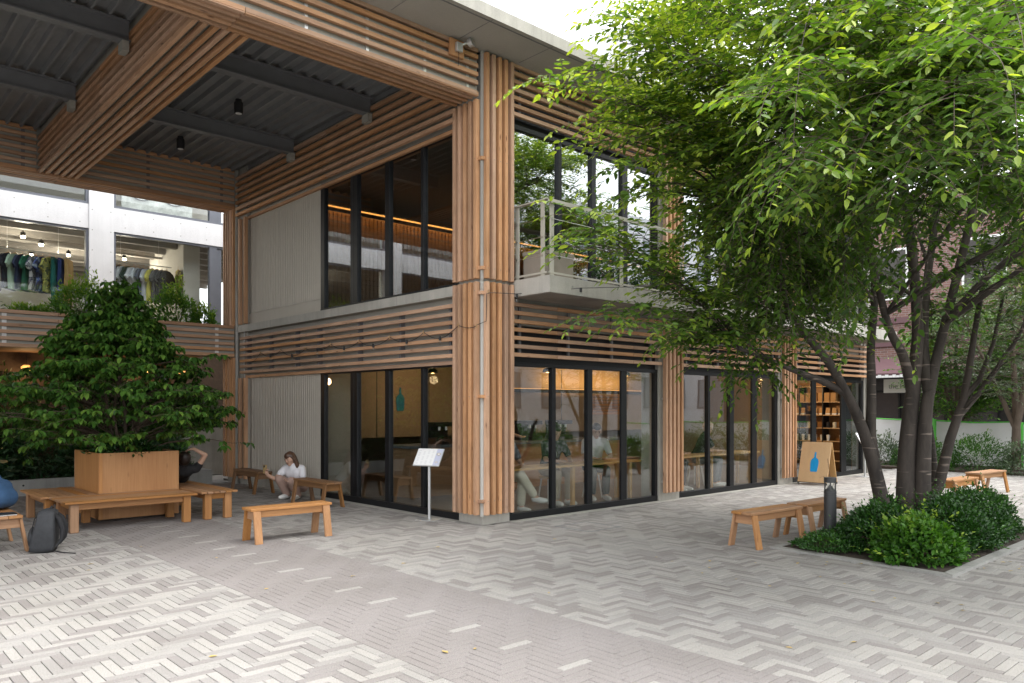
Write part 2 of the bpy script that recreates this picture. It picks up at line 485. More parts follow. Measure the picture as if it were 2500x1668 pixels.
for i, (a, b, c, d, tone, _) in enumerate(pav):
    if i in single: continue
    v, f = paver_geo((b-a)/2-J, (d-c)/2-J)
    cx, cy = (a+b)/2, (c+d)/2; z = prs.uniform(-0.0012, 0.0006); t1 = prs.uniform(-0.004, 0.004); t2 = prs.uniform(-0.008, 0.008)
    mb.mi = tone
    mb.add([(cx+x, cy+y, z+zz+x*t1+y*t2) for x, y, zz in v], f)
mb.obj('paver_field', pm, paving, kind='stuff')
# concrete strip along the door sills
MB().box((7.30, 7.86, -0.019), (19.2, 8.0, 0.004)).box((6.70, 8.48, -0.019), (6.86, 15.3, 0.004)).obj('sill_strip', m_conc, paving)
# inspection cover let into the paving near the corner
cv = thing('inspection_cover', (7.75, 6.92, 0.0), 'flat steel-edged inspection cover set in the pavers by the corner column', 'cover')
mcv = MB()
for a, b in (((-0.31,-0.31,-0.015),(0.31,-0.295,0.004)), ((-0.31,0.295,-0.015),(0.31,0.31,0.004)), ((-0.31,-0.295,-0.015),(-0.295,0.295,0.004)), ((0.295,-0.295,-0.015),(0.31,0.295,0.004))): mcv.box(a, b)
mcv.local('frame', m_joist, cv)

# ================================================================ cafe building
cafe = thing('timber_clad_cafe', (6.80, 7.98, 0.0), 'two-storey cafe clad in reddish timber slats with concrete roof and black glazing', 'building')
CB = (6.80, 7.98, 0.0)
slat_cache = {}
def slat(parent, c, axis, L, w, h, mat=None, name='slat'):
    """c centre; L along axis; w = horizontal thickness across, h = other dimension"""
    mat = mat or m_slat
    key = (round(L, 3), round(w, 3), round(h, 3), mat.name)
    if key not in slat_cache:
        slat_cache[key] = MB().cb((0,0,0), (L, w, h)).mesh('slat', mat, bevel=0.003)
    M = T(Vector(c))
    if axis == 'Y': M = M @ RZ(R(90))
    elif axis == 'Z': M = M @ RY(R(-90))
    return mk(name, slat_cache[key], parent, M)
JT = 0.006
def run(parent, axis, a, b, other, z, w=0.055, h=0.053, cuts=()):
    """one slat line from a to b along axis cut at joints; other = centre of the cross coordinate"""
    pts = [a] + [c for c in cuts if a < c < b] + [b]
    for p, q in zip(pts[:-1], pts[1:]):
        p2 = p + (JT/2 if p != a else 0); q2 = q - (JT/2 if q != b else 0)
        c = ((p2+q2)/2, other, z) if axis == 'X' else (other, (p2+q2)/2, z)
        slat(parent, c, axis, q2-p2, w, h)
sj = random.Random(3)
def screws(mbs, x, y, z, axis):
    if axis == 'R': mbs.cyl((x, y, z), (x, y-0.0015, z), 0.0055, n=8)
    else: mbs.cyl((x, y, z), (x-0.0015, y, z), 0.0055, n=8)

# ---- corner column
col = MB().box((6.80,7.98,0),(7.30,8.48,6.40)).obj('corner_column', m_conc, cafe)
scr = MB()
for k in range(5):
    x = 6.783 + 0.1135*k + 0.0275
    for z0, z1 in ((0.14, 3.292), (3.335, 6.375)):
        slat(col, (x, 7.905, (z0+z1)/2), 'Z', z1-z0, 0.07, 0.055)
    for z in (0.33, 1.742, 3.17, 3.47, 4.95): screws(scr, x, 7.8695, z, 'R')
    y = 7.983 + 0.1135*k + 0.028
    for z0, z1 in ((0.14, 3.292), (3.335, 5.755)):
        slat(col, (6.725, y, (z0+z1)/2), 'Z', z1-z0, 0.056, 0.07)
    for z in (0.33, 1.742, 3.17, 3.47, 4.95): screws(scr, 6.6895, y, z, 'L')
scr.obj('screw', m_joist, col, kind='stuff')
pp = MB().cyl((6.775,7.955,0.12),(6.775,7.955,6.4),0.027,n=14)
for z in (3.27, 3.15): pp.cyl((6.775,7.955,z),(6.775,7.955,z+0.045),0.031,n=14)
pp.obj('downpipe', m_pipe, col, smooth=True)
for z in (0.33, 1.742, 3.475, 3.14, 4.95):
    slat(col, (6.768, 7.948, z), 'X', 0.09, 0.09, 0.045, name='tie_block')
for zb in (0.33, 1.742, 3.17, 3.47, 4.95, 6.2):
    MB().box((6.79,7.94,zb-0.02),(7.29,7.98,zb+0.02)).box((6.76,7.98,zb-0.02),(6.80,8.47,zb+0.02)).obj('bracket', m_back, col)

# ---- street-front columns beyond the corner
def front_column(x0):
    c = MB().box((x0-0.09,7.98,0),(x0+0.50,8.35,6.40)).obj('column', m_conc, cafe)
    s = MB()
    for k in range(5):
        x = x0 - 0.03 + 0.1135*k + 0.0275
        for z0, z1 in ((0.14, 3.067), (3.45, 6.375)):
            slat(c, (x, 7.905, (z0+z1)/2), 'Z', z1-z0, 0.07, 0.055)
        for z in (0.33, 1.742, 2.95, 3.6, 4.95): screws(s, x, 7.8695, z, 'R')
    s.obj('screw', m_joist, c, kind='stuff')
    for zb in (0.33, 1.742, 2.95, 3.6, 4.95): MB().box((x0-0.02,7.94,zb-0.02),(x0+0.48,7.98,zb+0.02)).obj('bracket', m_back, c)
    return c
front_column(10.83); front_column(14.88)
endc = MB().box((18.92,7.98,0),(19.22,8.35,6.40)).obj('end_column', m_conc, cafe)
MB().cyl((18.99,7.93,0),(18.99,7.93,6.4),0.035,n=12).obj('downpipe', m_pipe, endc)

BAYS = [(7.31, 10.735), (11.36, 14.785), (15.41, 18.915)]
CUTS_UP = {0: (8.83,), 1: (12.9,), 2: (17.0,)}
CUTS_LO = {0: (8.22, 9.12, 10.0), 1: (12.5, 13.6), 2: (16.4, 17.6)}
for bi, (a, b) in enumerate(BAYS):
    ub = MB().box((a,8.02,6.02),(b,8.10,6.40)).obj('upper_beam', m_back, cafe)
    for k in range(7):
        run(ub, 'X', a+0.002, b+0.03, 7.957, 5.682+0.0265+0.1135*k, cuts=CUTS_UP[bi])
    lb = MB().box((a,8.02,2.76),(b,8.10,3.13)).obj('lower_beam', m_back, cafe)
    for k in range(7):
        run(lb, 'X', a+0.002, b+0.03, 7.957, 2.31+0.0265+0.1175*k, cuts=CUTS_LO[bi][:1] if k >= 4 else CUTS_LO[bi])
    for x in np.linspace(a+0.2, b-0.2, 4):
        MB().box((x-0.02,7.986,5.70),(x+0.02,8.015,6.38)).obj('bracket', m_joist, ub)
        MB().box((x-0.02,7.986,2.33),(x+0.02,8.015,3.07)).obj('bracket', m_joist, lb)
    # dark transom behind the lower slats and the upper window head
    MB().box((a,8.055,2.24),(b,8.10,2.755)).obj('transom_panel', m_black, cafe)
    MB().box((a,8.055,5.60),(b,8.10,6.015)).obj('window_head', m_black, cafe)

# ---- glazing helpers -------------------------------------------------------
def pane(parent, axis, a, b, z0, z1, at, mat=None, name='glass_pane', th=0.008):
    mat = mat or m_clear
    if axis == 'X': mb = MB().box((a,at,z0),(b,at+th,z1))
    else: mb = MB().box((at,a,z0),(at+th,b,z1))
    c = ((a+b)/2, at, (z0+z1)/2) if axis == 'X' else (at, (a+b)/2, (z0+z1)/2)
    return mb.obj(name, mat, parent, origin=c)
def bar(parent, axis, a, b, z0, z1, at0, at1, mat, name):
    if axis == 'X': mb = MB().box((a,at0,z0),(b,at1,z1))
    else: mb = MB().box((at0,a,z0),(at1,b,z1))
    return mb.obj(name, mat, parent, bevel=0.003)
def door_bay(x_off, panes, stiles, a, b):
    r = bar(cafe, 'X', a, b, 2.178, 2.236, 8.0, 8.10, m_black, 'glazed_doors')
    bar(r, 'X', a, b, 0.006, 0.095, 8.0, 8.10, m_black, 'bottom_rail')
    for s0, s1 in stiles:
        w = s1 - s0
        if w > 0.14:
            bar(r, 'X', s0, (s0+s1)/2-0.004, 0.095, 2.178, 8.005, 8.05, m_black, 'stile')
            bar(r, 'X', (s0+s1)/2+0.004, s1, 0.095, 2.178, 8.03, 8.085, m_black, 'stile')
        else:
            bar(r, 'X', s0, s1, 0.095, 2.178, 8.005, 8.085, m_black, 'stile')
    for p0, p1 in panes: pane(r, 'X', p0, p1, 0.095, 2.178, 8.045)
    return r
d1 = door_bay(0, [(7.38,8.182),(8.258,8.965),(9.077,9.779),(9.947,10.672)], [(7.31,7.38),(8.182,8.258),(8.965,9.077),(9.779,9.947),(10.672,10.735)], *BAYS[0])
d2 = door_bay(4.06, [(11.43,12.268),(12.335,13.005),(13.144,13.81),(14.03,14.70)], [(11.36,11.43),(12.268,12.335),(13.005,13.144),(13.81,14.03),(14.70,14.785)], *BAYS[1])
d3 = door_bay(8.1, [(15.48,16.302),(18.057,18.84)], [(15.41,15.48),(16.302,16.554),(17.742,18.057),(18.84,18.915)], *BAYS[2])
def up_window(a, b, mull):
    r = bar(cafe, 'X', a, b, 5.53, 5.595, 8.0, 8.10, m_black, 'upper_window')
    bar(r, 'X', a, b, 3.357, 3.41, 8.0, 8.10, m_black, 'bottom_rail')
    prev = a + 0.08
    bar(r, 'X', a, a+0.08, 3.41, 5.53, 8.0, 8.09, m_black, 'stile')
    for s0, s1 in mull:
        pane(r, 'X', prev, s0, 3.41, 5.53, 8.045, m_coated); prev = s1
        bar(r, 'X', s0, s1, 3.41, 5.53, 8.0, 8.085, m_black, 'stile')
    return r
up_window(*BAYS[0], [(8.31,8.38),(9.053,9.155),(9.796,9.935),(10.65,10.735)])
up_window(*BAYS[1], [(12.27,12.34),(13.0,13.14),(13.81,14.0),(14.70,14.785)])
up_window(*BAYS[2], [(16.3,16.4),(17.1,17.2),(18.0,18.1),(18.84,18.915)])

# ---- passage side (left facade)
lled = MB().box((6.715,8.50,3.15),(7.05,15.74,3.29)).obj('concrete_ledge', m_conc, cafe)
sm = MB()
for y in (12.13, 14.2, 9.9): sm.box((6.7135,y-0.002,3.15),(6.716,y+0.002,3.29))
sm.obj('ledge_joint', m_joist, lled)
lbm = MB().box((6.86,8.50,2.26),(6.92,15.80,3.15)).obj('passage_lower_beam', m_back, cafe)
for k in range(7):
    run(lbm, 'Y', 8.50, 15.66, 6.7475, 2.294+0.0265+0.1165*k, cuts=(12.10,))
run(lbm, 'Y', 8.50, 15.60, 6.82, 2.2265, cuts=(12.0,))
for y in (8.66, 9.9, 11.1, 12.45, 13.3, 14.4, 15.4):
    MB().box((6.776,y-0.02,2.30),(6.86,y-0.006,3.06)).box((6.776,y+0.006,2.30),(6.86,y+0.02,3.06)).obj('bracket', m_joist, lbm)
ubm = MB().box((6.86,8.50,5.52),(6.92,15.90,6.62)).obj('passage_upper_beam', m_back, cafe)
for k in range(7):
    run(ubm, 'Y', 8.50, 15.82, 6.7275, 5.580+0.0295+0.1265*k, w=0.06, h=0.059, cuts=(12.05,))
run(ubm, 'Y', 8.50, 15.62, 6.82, 5.505, cuts=(11.9,))
# corrugated panels
def corrugated(name, y0, y1, z0, z1, x, pitch=0.072, dep=0.010):
    mb = MB(); pts = []
    n = int((y1-y0)/pitch)
    for i in range(n):
        y = y0 + i*pitch
        pts += [(y, x), (y+pitch*0.45, x), (y+pitch*0.5, x-dep), (y+pitch*0.95, x-dep)]
    pts.append((y1, x))
    vs = [(q, p, z0) for p, q in pts] + [(q, p, z1) for p, q in pts]
    m = len(pts)
    mb.add(vs, [(i, i+m, i+1+m, i+1) for i in range(m-1)])
    return mb.obj(name, m_corr, cafe)
corrugated('corrugated_panel', 12.47, 15.40, 0.20, 2.26, 6.85)
corrugated('corrugated_panel', 12.47, 15.40, 3.53, 5.60, 6.85)
MB().box((6.845,12.47,0.0),(6.92,15.46,0.19)).obj('panel_plinth', m_conc, cafe)
MB().box((6.845,12.47,3.29),(6.92,15.46,3.525)).obj('panel_plinth', m_corr, cafe)
MB().box((6.866,12.47,0.19),(6.92,15.46,6.0)).obj('passage_wall', m_corr, cafe)
def side_glazing(z0, z1, zr0, zr1, name):
    r = bar(cafe, 'Y', 8.48, 12.464, z1, z1+0.07, 6.83, 6.92, m_black, name)
    bar(r, 'Y', 8.48, 12.464, zr0, zr1, 6.83, 6.92, m_black, 'bottom_rail')
    st = [(8.48,8.56),(9.365,9.438),(10.284,10.402),(11.235,11.34),(11.346,11.451),(12.333,12.464)]
    for s0, s1 in st: bar(r, 'Y', s0, s1, zr1, z1, 6.835, 6.915, m_black, 'stile')
    for p0, p1 in ((8.56,9.365),(9.438,10.284),(10.402,11.235),(11.451,12.333)): pane(r, 'Y', p0, p1, zr1, z1, 6.875, m_side_glass)
    return r
side_glazing(0.10, 2.178, 0.006, 0.10, 'passage_doors')
side_glazing(3.35, 5.49, 3.292, 3.35, 'passage_window')

# ---- back column with its slats
bc = MB().box((6.80,15.92,0),(7.30,16.45,6.62)).obj('back_column', m_conc, cafe)
for k in range(5):
    y = 15.93 + 0.1135*k + 0.028
    for z0, z1 in ((0.12, 2.64), (3.31, 5.76)):
        slat(bc, (6.725, y, (z0+z1)/2), 'Z', z1-z0, 0.056, 0.07)
for y in (15.37, 15.63):
    for z0, z1 in ((0.12, 2.20), (3.31, 5.50)):
        slat(bc, (6.725, y, (z0+z1)/2), 'Z', z1-z0, 0.07, 0.07)
MB().box((6.80,15.47,0),(6.92,15.92,6.6)).obj('column_return', m_conc, bc)
MB().cyl((6.74,15.83,0),(6.74,15.83,6.55),0.033,n=12).cyl((6.76,15.50,0.1),(6.76,15.50,5.5),0.018,n=10).obj('downpipe', m_pipe, bc, smooth=True)

# ---- canopy over the passage
XL = -12.8
fb = MB().box((XL,8.0,5.86),(6.72,8.44,6.60)).obj('canopy_front_beam', m_back, cafe)
for k in range(6):
    z = (5.785, 5.92, 6.035, 6.15, 6.265, 6.355)[k] + 0.0265
    run(fb, 'X', XL, 6.69 if k else 6.675, 7.957, z, cuts=(-8.2, -4.4, -0.5, 3.47))
for k in range(5):
    run(fb, 'X', XL, 6.70, 7.965+0.1135*k, 5.80, w=0.055, h=0.055, cuts=(-8.2, -4.4, -0.5, 3.47))
for x in (1.0, 2.6, 4.2, 5.0, 5.85, 6.55):
    MB().box((x-0.02,7.986,5.80),(x+0.02,8.0,6.38)).obj('bracket', m_silver, fb)
def cross_beam(x0):
    cbm = MB().box((x0+0.03,8.46,5.86),(x0+0.53,15.86,6.60)).obj('canopy_cross_beam', m_back, cafe)
    for k in range(6):
        run(cbm, 'Y', 8.46, 15.86, x0, 5.80+0.118*k, w=0.055, h=0.055, cuts=(11.99,))
    for k in range(1, 5):
        run(cbm, 'Y', 8.46, 15.86, x0+0.1135*k+0.01*(k > 1), 5.80, w=0.055, h=0.055, cuts=(11.99,))
    run(cbm, 'Y', 8.46, 15.86, x0+0.57, 5.80, w=0.055, h=0.055, cuts=(11.99,))
    return cbm
cross_beam(3.14)
cross_beam(-0.55); cross_beam(-4.25); cross_beam(-7.95)
bb = MB().box((XL,15.92,5.86),(6.80,16.42,6.66)).obj('canopy_back_beam', m_back, cafe)
for k in range(7):
    run(bb, 'X', XL, 3.10, 15.8875, 5.79+0.0295+0.121*k, h=0.059, cuts=(-8.2, -4.4, -0.5))
    run(bb, 'X', 3.72, 6.70, 15.8875, 5.79+0.0295+0.121*k, h=0.059, cuts=())
for k in range(5): run(bb, 'X', XL, 6.72, 15.90+0.1135*k, 5.785, h=0.055, cuts=(-8.2, -4.4, -0.5, 3.47))
for x in (1.9, 2.9, 5.0, 6.45): MB().box((x-0.03,15.915,5.80),(x+0.03,15.93,6.55)).obj('bracket', m_joist, bb)
# left supports of the canopy
for cy0 in (7.98, 15.92):
    c2 = MB().box((-0.55,cy0,0),(-0.05,cy0+0.5,6.0)).obj('canopy_column', m_conc, cafe)
    for k in range(5):
        slat(c2, (-0.55+0.03+0.1135*k, cy0-0.075, 2.94), 'Z', 5.6, 0.07, 0.055)
        slat(c2, (-0.625, cy0+0.03+0.1135*k, 2.94), 'Z', 5.6, 0.055, 0.07)
# ribbed steel deck
mb = MB(); pts = []
px = XL
while px < 6.9:
    pts += [(px, 6.60), (px+0.09, 6.60), (px+0.105, 6.525), (px+0.135, 6.525), (px+0.15, 6.60)]
    px += 0.21
vs = [(x, 8.40, z) for x, z in pts] + [(x, 15.95, z) for x, z in pts]
m = len(pts)
mb.add(vs, [(i, i+1, i+1+m, i+m) for i in range(m-1)])
deck = mb.obj('ceiling_deck', m_deck, cafe)
for y in (10.62, 13.22):
    for x0, x1 in ((XL, 3.10), (3.72, 6.70)):
        MB().box((x0,y-0.075,6.255),(x1,y+0.075,6.275)).box((x0,y-0.006,6.275),(x1,y+0.006,6.505)).box((x0,y-0.075,6.505),(x1,y+0.075,6.523)).obj('joist', m_joist, deck)
        MB().box((x1-0.10,y-0.09,6.12),(x1-0.02,y+0.09,6.25)).obj('joist_bracket', m_back, deck)
# roof slab
roof = MB().box((XL,7.20,6.402),(20.3,7.99,6.552)).box((XL,7.99,6.67),(20.3,17.2,6.80)).box((XL,7.97,6.552),(20.3,8.4,6.67)).obj('roof', m_soffit, cafe)
mb = MB()
for x in np.arange(-1.1, 20, 0.53*2): mb.box((x-0.003,7.21,6.399),(x+0.003,7.87,6.4025))
mb.box((XL,7.255,6.397),(20.3,7.275,6.4025))
mb.obj('soffit_joint', m_joist, roof)
MB().box((XL,7.185,6.40),(20.3,7.20,6.556)).obj('fascia', m_conc, roof)
# downlights under the canopy
for i, (x, y) in enumerate(((5.17, 12.08), (5.10, 14.45))):
    dl = thing('ceiling_downlight', (x, y, 6.30), 'black cylindrical downlight under the canopy deck ' + ('between the two dark joists' if i == 0 else 'beside the back slatted beam'), 'downlight', 'downlights under the canopy')
    MB().lathe([(0.062,0.0),(0.068,0.01),(0.068,0.17),(0.05,0.20),(0.05,0.224)], n=20).local('housing', m_black_paint, dl, smooth=False)
    MB().lathe([(0.05,-0.002),(0.05,0.0005)], n=16).local('lens', m_white, dl)

# ---- balcony over the street front
bal = MB().box((7.31,7.20,3.13),(18.85,8.0,3.355)).obj('balcony_slab', m_conc, cafe)
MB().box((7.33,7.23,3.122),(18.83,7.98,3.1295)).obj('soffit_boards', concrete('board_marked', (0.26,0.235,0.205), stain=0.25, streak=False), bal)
dots = MB()
for x in (7.75, 9.55, 11.4, 13.3, 15.2): dots.cyl((x,7.1985,3.24),(x,7.2005,3.24),0.017,n=12)
dots.obj('tie_hole', m_conc_grey, bal, kind='stuff')
rl = MB().box((7.36,7.275,4.385),(18.8,7.345,4.40)).box((7.36,7.275,4.345),(18.8,7.287,4.385)).box((7.345,7.275,4.385),(7.415,7.99,4.40)).box((7.36,7.30,3.40),(18.8,7.32,3.425)).box((7.365,7.30,3.40),(7.385,7.95,3.425)).obj('railing', m_rail, cafe)
posts = [(7.46, 7.31), (8.93, 7.31)] + [(8.93+1.5*k, 7.31) for k in range(1, 7)]
for x, y in posts: MB().box((x-0.035,y-0.008,3.357),(x+0.035,y+0.008,4.386)).box((x-0.06,y-0.04,3.355),(x+0.06,y+0.05,3.366)).obj('post', m_rail, rl)
for y in (7.40, 7.90): MB().box((7.372,y-0.035,3.357),(7.388,y+0.035,4.386)).box((7.34,y-0.06,3.355),(7.42,y+0.06,3.366)).obj('post', m_rail, rl)
for z in (3.65, 3.90, 4.145):
    MB().cyl((7.40,7.31,z),(18.8,7.31,z),0.0035,n=6).cyl((7.38,7.33,z),(7.38,7.95,z),0.0035,n=6).obj('cable', m_steel, rl)
    f = MB()
    for x, y in posts: f.cyl((x,y-0.02,z),(x,y+0.02,z),0.013,n=8)
    for y in (7.40, 7.90): f.cyl((7.36,y,z),(7.40,y,z),0.013,n=8)
    f.obj('cable_fitting', m_steel, rl)

# ---- interior shell
m_floor_in = plain('interior_floor', (0.17, 0.15, 0.135), 0.35, var=0.1)
m_wall_in = plain('interior_wall', (0.31, 0.225, 0.135), 0.7, var=0.05)
m_ceil_in = plain('interior_ceiling', (0.10, 0.088, 0.078), 0.8, var=0.1)
m_ceil_up = plain('upper_ceiling', (0.21, 0.19, 0.17), 0.8, var=0.05)
MB().box((6.93,8.11,-0.015),(18.9,17.0,0.012)).obj('interior_floor', m_floor_in, cafe)
MB().box((6.94,8.11,2.86),(18.9,15.9,2.95)).obj('interior_ceiling', m_ceil_in, cafe)
MB().box((7.06,8.11,3.20),(18.9,15.9,3.30)).obj('upper_floor', m_floor_in, cafe)
MB().box((6.94,8.11,5.95),(18.9,15.9,6.04)).obj('upper_ceiling', m_ceil_up, cafe)
wl_in = MB().box((7.6,13.0,1.0),(18.6,13.1,2.86)).obj('back_wall', m_wall_in, cafe)
jm = MB()
for x in (8.35, 9.62, 12.0, 13.6): jm.box((x-0.008,12.994,1.0),(x+0.008,13.002,2.5))
jm.obj('wall_joint', m_black, wl_in)
MB().box((6.94,15.9,0.0),(18.9,16.0,6.6)).obj('rear_wall', m_wall_in, cafe)
MB().box((18.85,8.36,0.0),(18.95,15.9,6.4)).obj('end_wall', m_wall_in, cafe)
MB().box((6.94,12.50,0.0),(7.6,12.6,2.86)).obj('side_partition', m_corr, cafe)
uw = MB().box((7.0,13.2,3.30),(18.8,13.3,5.35)).obj('upper_slat_wall', m_walnut, cafe)
us = MB()
for x in np.arange(7.05, 18.7, 0.09): us.box((x,13.165,3.3),(x+0.045,13.199,5.33))
us.obj('wall_slat', m_walnut, uw, kind='stuff')
vt = MB()
for x in (9.3, 10.9): vt.cyl((x,11.4,5.90),(x,11.4,5.949),0.16,n=20)
vt.obj('air_vent', m_black, cafe)
# ================================================================ helpers for lettering
def text_mesh(body, size, depth, mat, name='lettering'):
    cu = bpy.data.curves.new('t', 'FONT'); cu.body = body; cu.size = size; cu.extrude = depth
    o = bpy.data.objects.new('t', cu); C.objects.link(o)
    dg = bpy.context.evaluated_depsgraph_get()
    me = bpy.data.meshes.new_from_object(o.evaluated_get(dg))
    bpy.data.objects.remove(o); bpy.data.curves.remove(cu)
    me.name = name; me.materials.clear(); me.materials.append(mat)
    return me

# ================================================================ white concrete shop building
m_shop_wall = plain('shop_interior', (0.55, 0.53, 0.49), 0.8, var=0.04)
m_shop_ceil = plain('shop_ceiling', (0.27, 0.25, 0.23), 0.8, var=0.15, nscale=2.0)
m_dark_in = plain('dark_interior', (0.06, 0.055, 0.05), 0.8, var=0.2)
m_bulb = plain('lamp_glow', (1, 0.93, 0.8), 0.4, emit=(1.0, 0.86, 0.62), estr=14.0)
m_warm_bulb = plain('warm_glow', (1, 0.75, 0.4), 0.4, emit=(1.0, 0.40, 0.09), estr=0.55)
shop = thing('white_concrete_shop', (4.97, 19.0, 0.0), 'white board-marked concrete building with large clothes shop windows behind the walkway', 'building')
PIL = [-11.43, -7.38, -3.33, 0.70, 4.73, 8.80]
for x in PIL: MB().box((x,19.0,2.9),(x+0.505,19.4,10.0)).obj('pillar', m_conc_white, shop)
for x0, x1 in zip(PIL[:-1], PIL[1:]):
    a, b = x0+0.509, x1-0.004
    MB().box((a,19.03,5.58),(b,19.35,6.12)).obj('spandrel', m_conc_white, shop)
    MB().box((a,19.03,8.6),(b,19.35,10.0)).obj('spandrel', m_conc_white, shop)
    MB().box((a,19.03,2.9),(b,19.35,3.24)).obj('spandrel', m_conc_white, shop)
    for z0, z1 in ((3.24, 5.58), (6.12, 8.6)):
        door = (x0 == 4.73)
        w = MB().box((a,19.05,z0),(b,19.17,z0+0.06)).box((a,19.05,z1-0.05),(b,19.17,z1)).box((a,19.05,z0+0.06),(a+0.05,19.17,z1-0.05)).box((b-0.05,19.05,z0+0.06),(b,19.17,z1-0.05)).obj('window', m_grey_frame, shop)
        if door:
            MB().box((7.42,19.05,z0+0.06),(7.60,19.17,z1-0.05)).box((7.60,19.07,z0+0.06),(7.72,19.15,z1-0.05)).obj('door_frame', m_grey_frame, w)
            pane(w, 'X', 7.72, b-0.05, z0+0.06, z1-0.05, 19.11, m_shop_glass, 'pane')
            pane(w, 'X', a+0.05, 7.42, z0+0.06, z1-0.05, 19.11, m_shop_glass, 'pane')
        else:
            pane(w, 'X', a+0.05, b-0.05, z0+0.06, z1-0.05, 19.11, m_shop_glass, 'pane')
tie = MB()
for x in PIL:
    for z in np.arange(3.3, 9.9, 0.45):
        for dx in (0.06, 0.44): tie.cyl((x+dx,18.998,z),(x+dx,19.001,z),0.012,n=8)
for x0 in PIL[:-1]:
    for i in range(6):
        for z in (5.70, 6.0): tie.cyl((x0+0.75+i*0.62,19.028,z),(x0+0.75+i*0.62,19.031,z),0.012,n=8)
tie.obj('tie_hole', m_conc_grey, shop, kind='stuff')
MB().box((-12,19.4,5.72),(10,27,5.80)).obj('shop_ceiling', m_shop_ceil, shop)
bm_ = MB()
for y in np.arange(19.9, 26.5, 0.85): bm_.box((-12,y,5.55),(10,y+0.14,5.72))
bm_.box((-12,21.0,5.45),(10,21.05,5.5)).box((-12,23.0,5.45),(10,23.05,5.5))
bm_.obj('ceiling_beam', m_shop_ceil, shop)
MB().box((-12,19.4,3.0),(10,27,3.10)).obj('shop_floor', m_floor_in, shop)
MB().box((-12,26.9,3.1),(10,27.0,5.72)).box((6.95,19.5,3.1),(7.35,22.0,5.72)).obj('shop_wall', m_shop_wall, shop)
MB().box((-12,19.4,8.5),(10,25,8.6)).box((-12,24.9,6.1),(10,25.0,8.5)).box((-12,19.4,6.0),(10,25,6.05)).obj('upper_room', m_shop_wall, shop)
MB().box((-12,19.36,10.0),(10,27,10.2)).box((-12,26.95,0),(10,27.1,10)).obj('roof', m_conc_white, shop)
# frosted bicycle poster in the upper window
pst = thing('window_poster', (5.9, 19.2, 6.35), 'grey and white bicycle-wheel poster standing inside the upper shop window', 'poster')
ps = MB().box((-0.45,0,-0.2),(1.15,0.02,1.3)).local('sheet', plain('poster_paper', (0.62,0.62,0.60), 0.7, var=0.35, nscale=5.0), pst)
for cx in (-0.02, 0.72):
    rg = MB(); path = [(cx+0.33*math.cos(a), -0.012, 0.42+0.33*math.sin(a)) for a in np.linspace(0, 2*math.pi, 33)]
    rg.tube(path, 0.012, 6, cap=False); rg.local('wheel_print', m_joist, pst)
# ground floor of the shop, in the shade of the walkway
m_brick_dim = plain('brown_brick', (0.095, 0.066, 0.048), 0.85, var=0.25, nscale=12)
gs = thing('brown_shop_front', (2.0, 18.95, 0.0), 'brown brick shop front with warm lamps in the shade under the walkway', 'shop')
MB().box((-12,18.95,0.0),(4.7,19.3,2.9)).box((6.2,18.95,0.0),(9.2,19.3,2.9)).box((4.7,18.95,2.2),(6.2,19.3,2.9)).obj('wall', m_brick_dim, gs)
MB().box((4.72,19.02,0.0),(6.18,19.06,2.2)).obj('door', m_dark_in, gs)
lt = mk('lettering', text_mesh('SPE', 0.17, 0.01, m_black), gs, T(2.98, 18.935, 2.22) @ RX(R(90)))
for i, (x, y, z) in enumerate(((3.45, 18.6, 2.40), (4.6, 18.5, 2.42), (5.85, 18.6, 2.40), (6.5, 18.4, 2.42))):
    lp = thing('lantern', (x, y, z), 'glowing warm lantern under the walkway ' + ('above the painted letters', 'above the dark door', 'right of the dark door', 'next to the back column')[i], 'lantern', 'lamps under the walkway')
    MB().lathe([(0.03,-0.06),(0.09,-0.03),(0.10,0.03),(0.05,0.07)], n=14).local('shade', m_warm_bulb, lp, smooth=True)
    MB().cyl((0,0,0.07),(0,0,0.26),0.006,n=6).local('cord', m_black, lp)
    if i in (0, 2):
        ld = bpy.data.lights.new('lantern_light', 'POINT'); ld.energy = 4; ld.color = (1, 0.62, 0.28); ld.shadow_soft_size = 0.1
        mk('light', ld, lp, T(x, y-0.15, z-0.12))

# garments ------------------------------------------------------------------
TEE = [(-0.07,0.70),(0.07,0.70),(0.22,0.655),(0.36,0.47),(0.26,0.40),(0.215,0.47),(0.225,0.0),(-0.225,0.0),(-0.215,0.47),(-0.26,0.40),(-0.36,0.47),(-0.22,0.655)]
TRO = [(-0.17,0.95),(0.17,0.95),(0.185,0.55),(0.16,0.0),(0.03,0.0),(0.0,0.55),(-0.03,0.0),(-0.16,0.0),(-0.185,0.55)]
def cloth_mat(name, col, pattern=None):
    if pattern is None: return plain(name, col, 0.9, var=0.06, nscale=9)
    m, nt, p, out = nmat(name); mp = coords(nt, 'Object')
    vo = nn(nt, 'ShaderNodeTexNoise', Scale=9.0, Detail=2.0); nt.links.new(mp.outputs[0], vo.inputs['Vector'])
    r = ramp(nt, [(0.40, col), (0.47, pattern[0]), (0.55, pattern[1])]); r.color_ramp.interpolation = 'CONSTANT'
    nt.links.new(vo.outputs['Fac'], r.inputs[0]); nt.links.new(r.outputs[0], p.inputs['Base Color']); p.inputs['Roughness'].default_value = 0.9
    return m
m_hang = plain('hanger_wood', (0.45, 0.28, 0.13), 0.5)
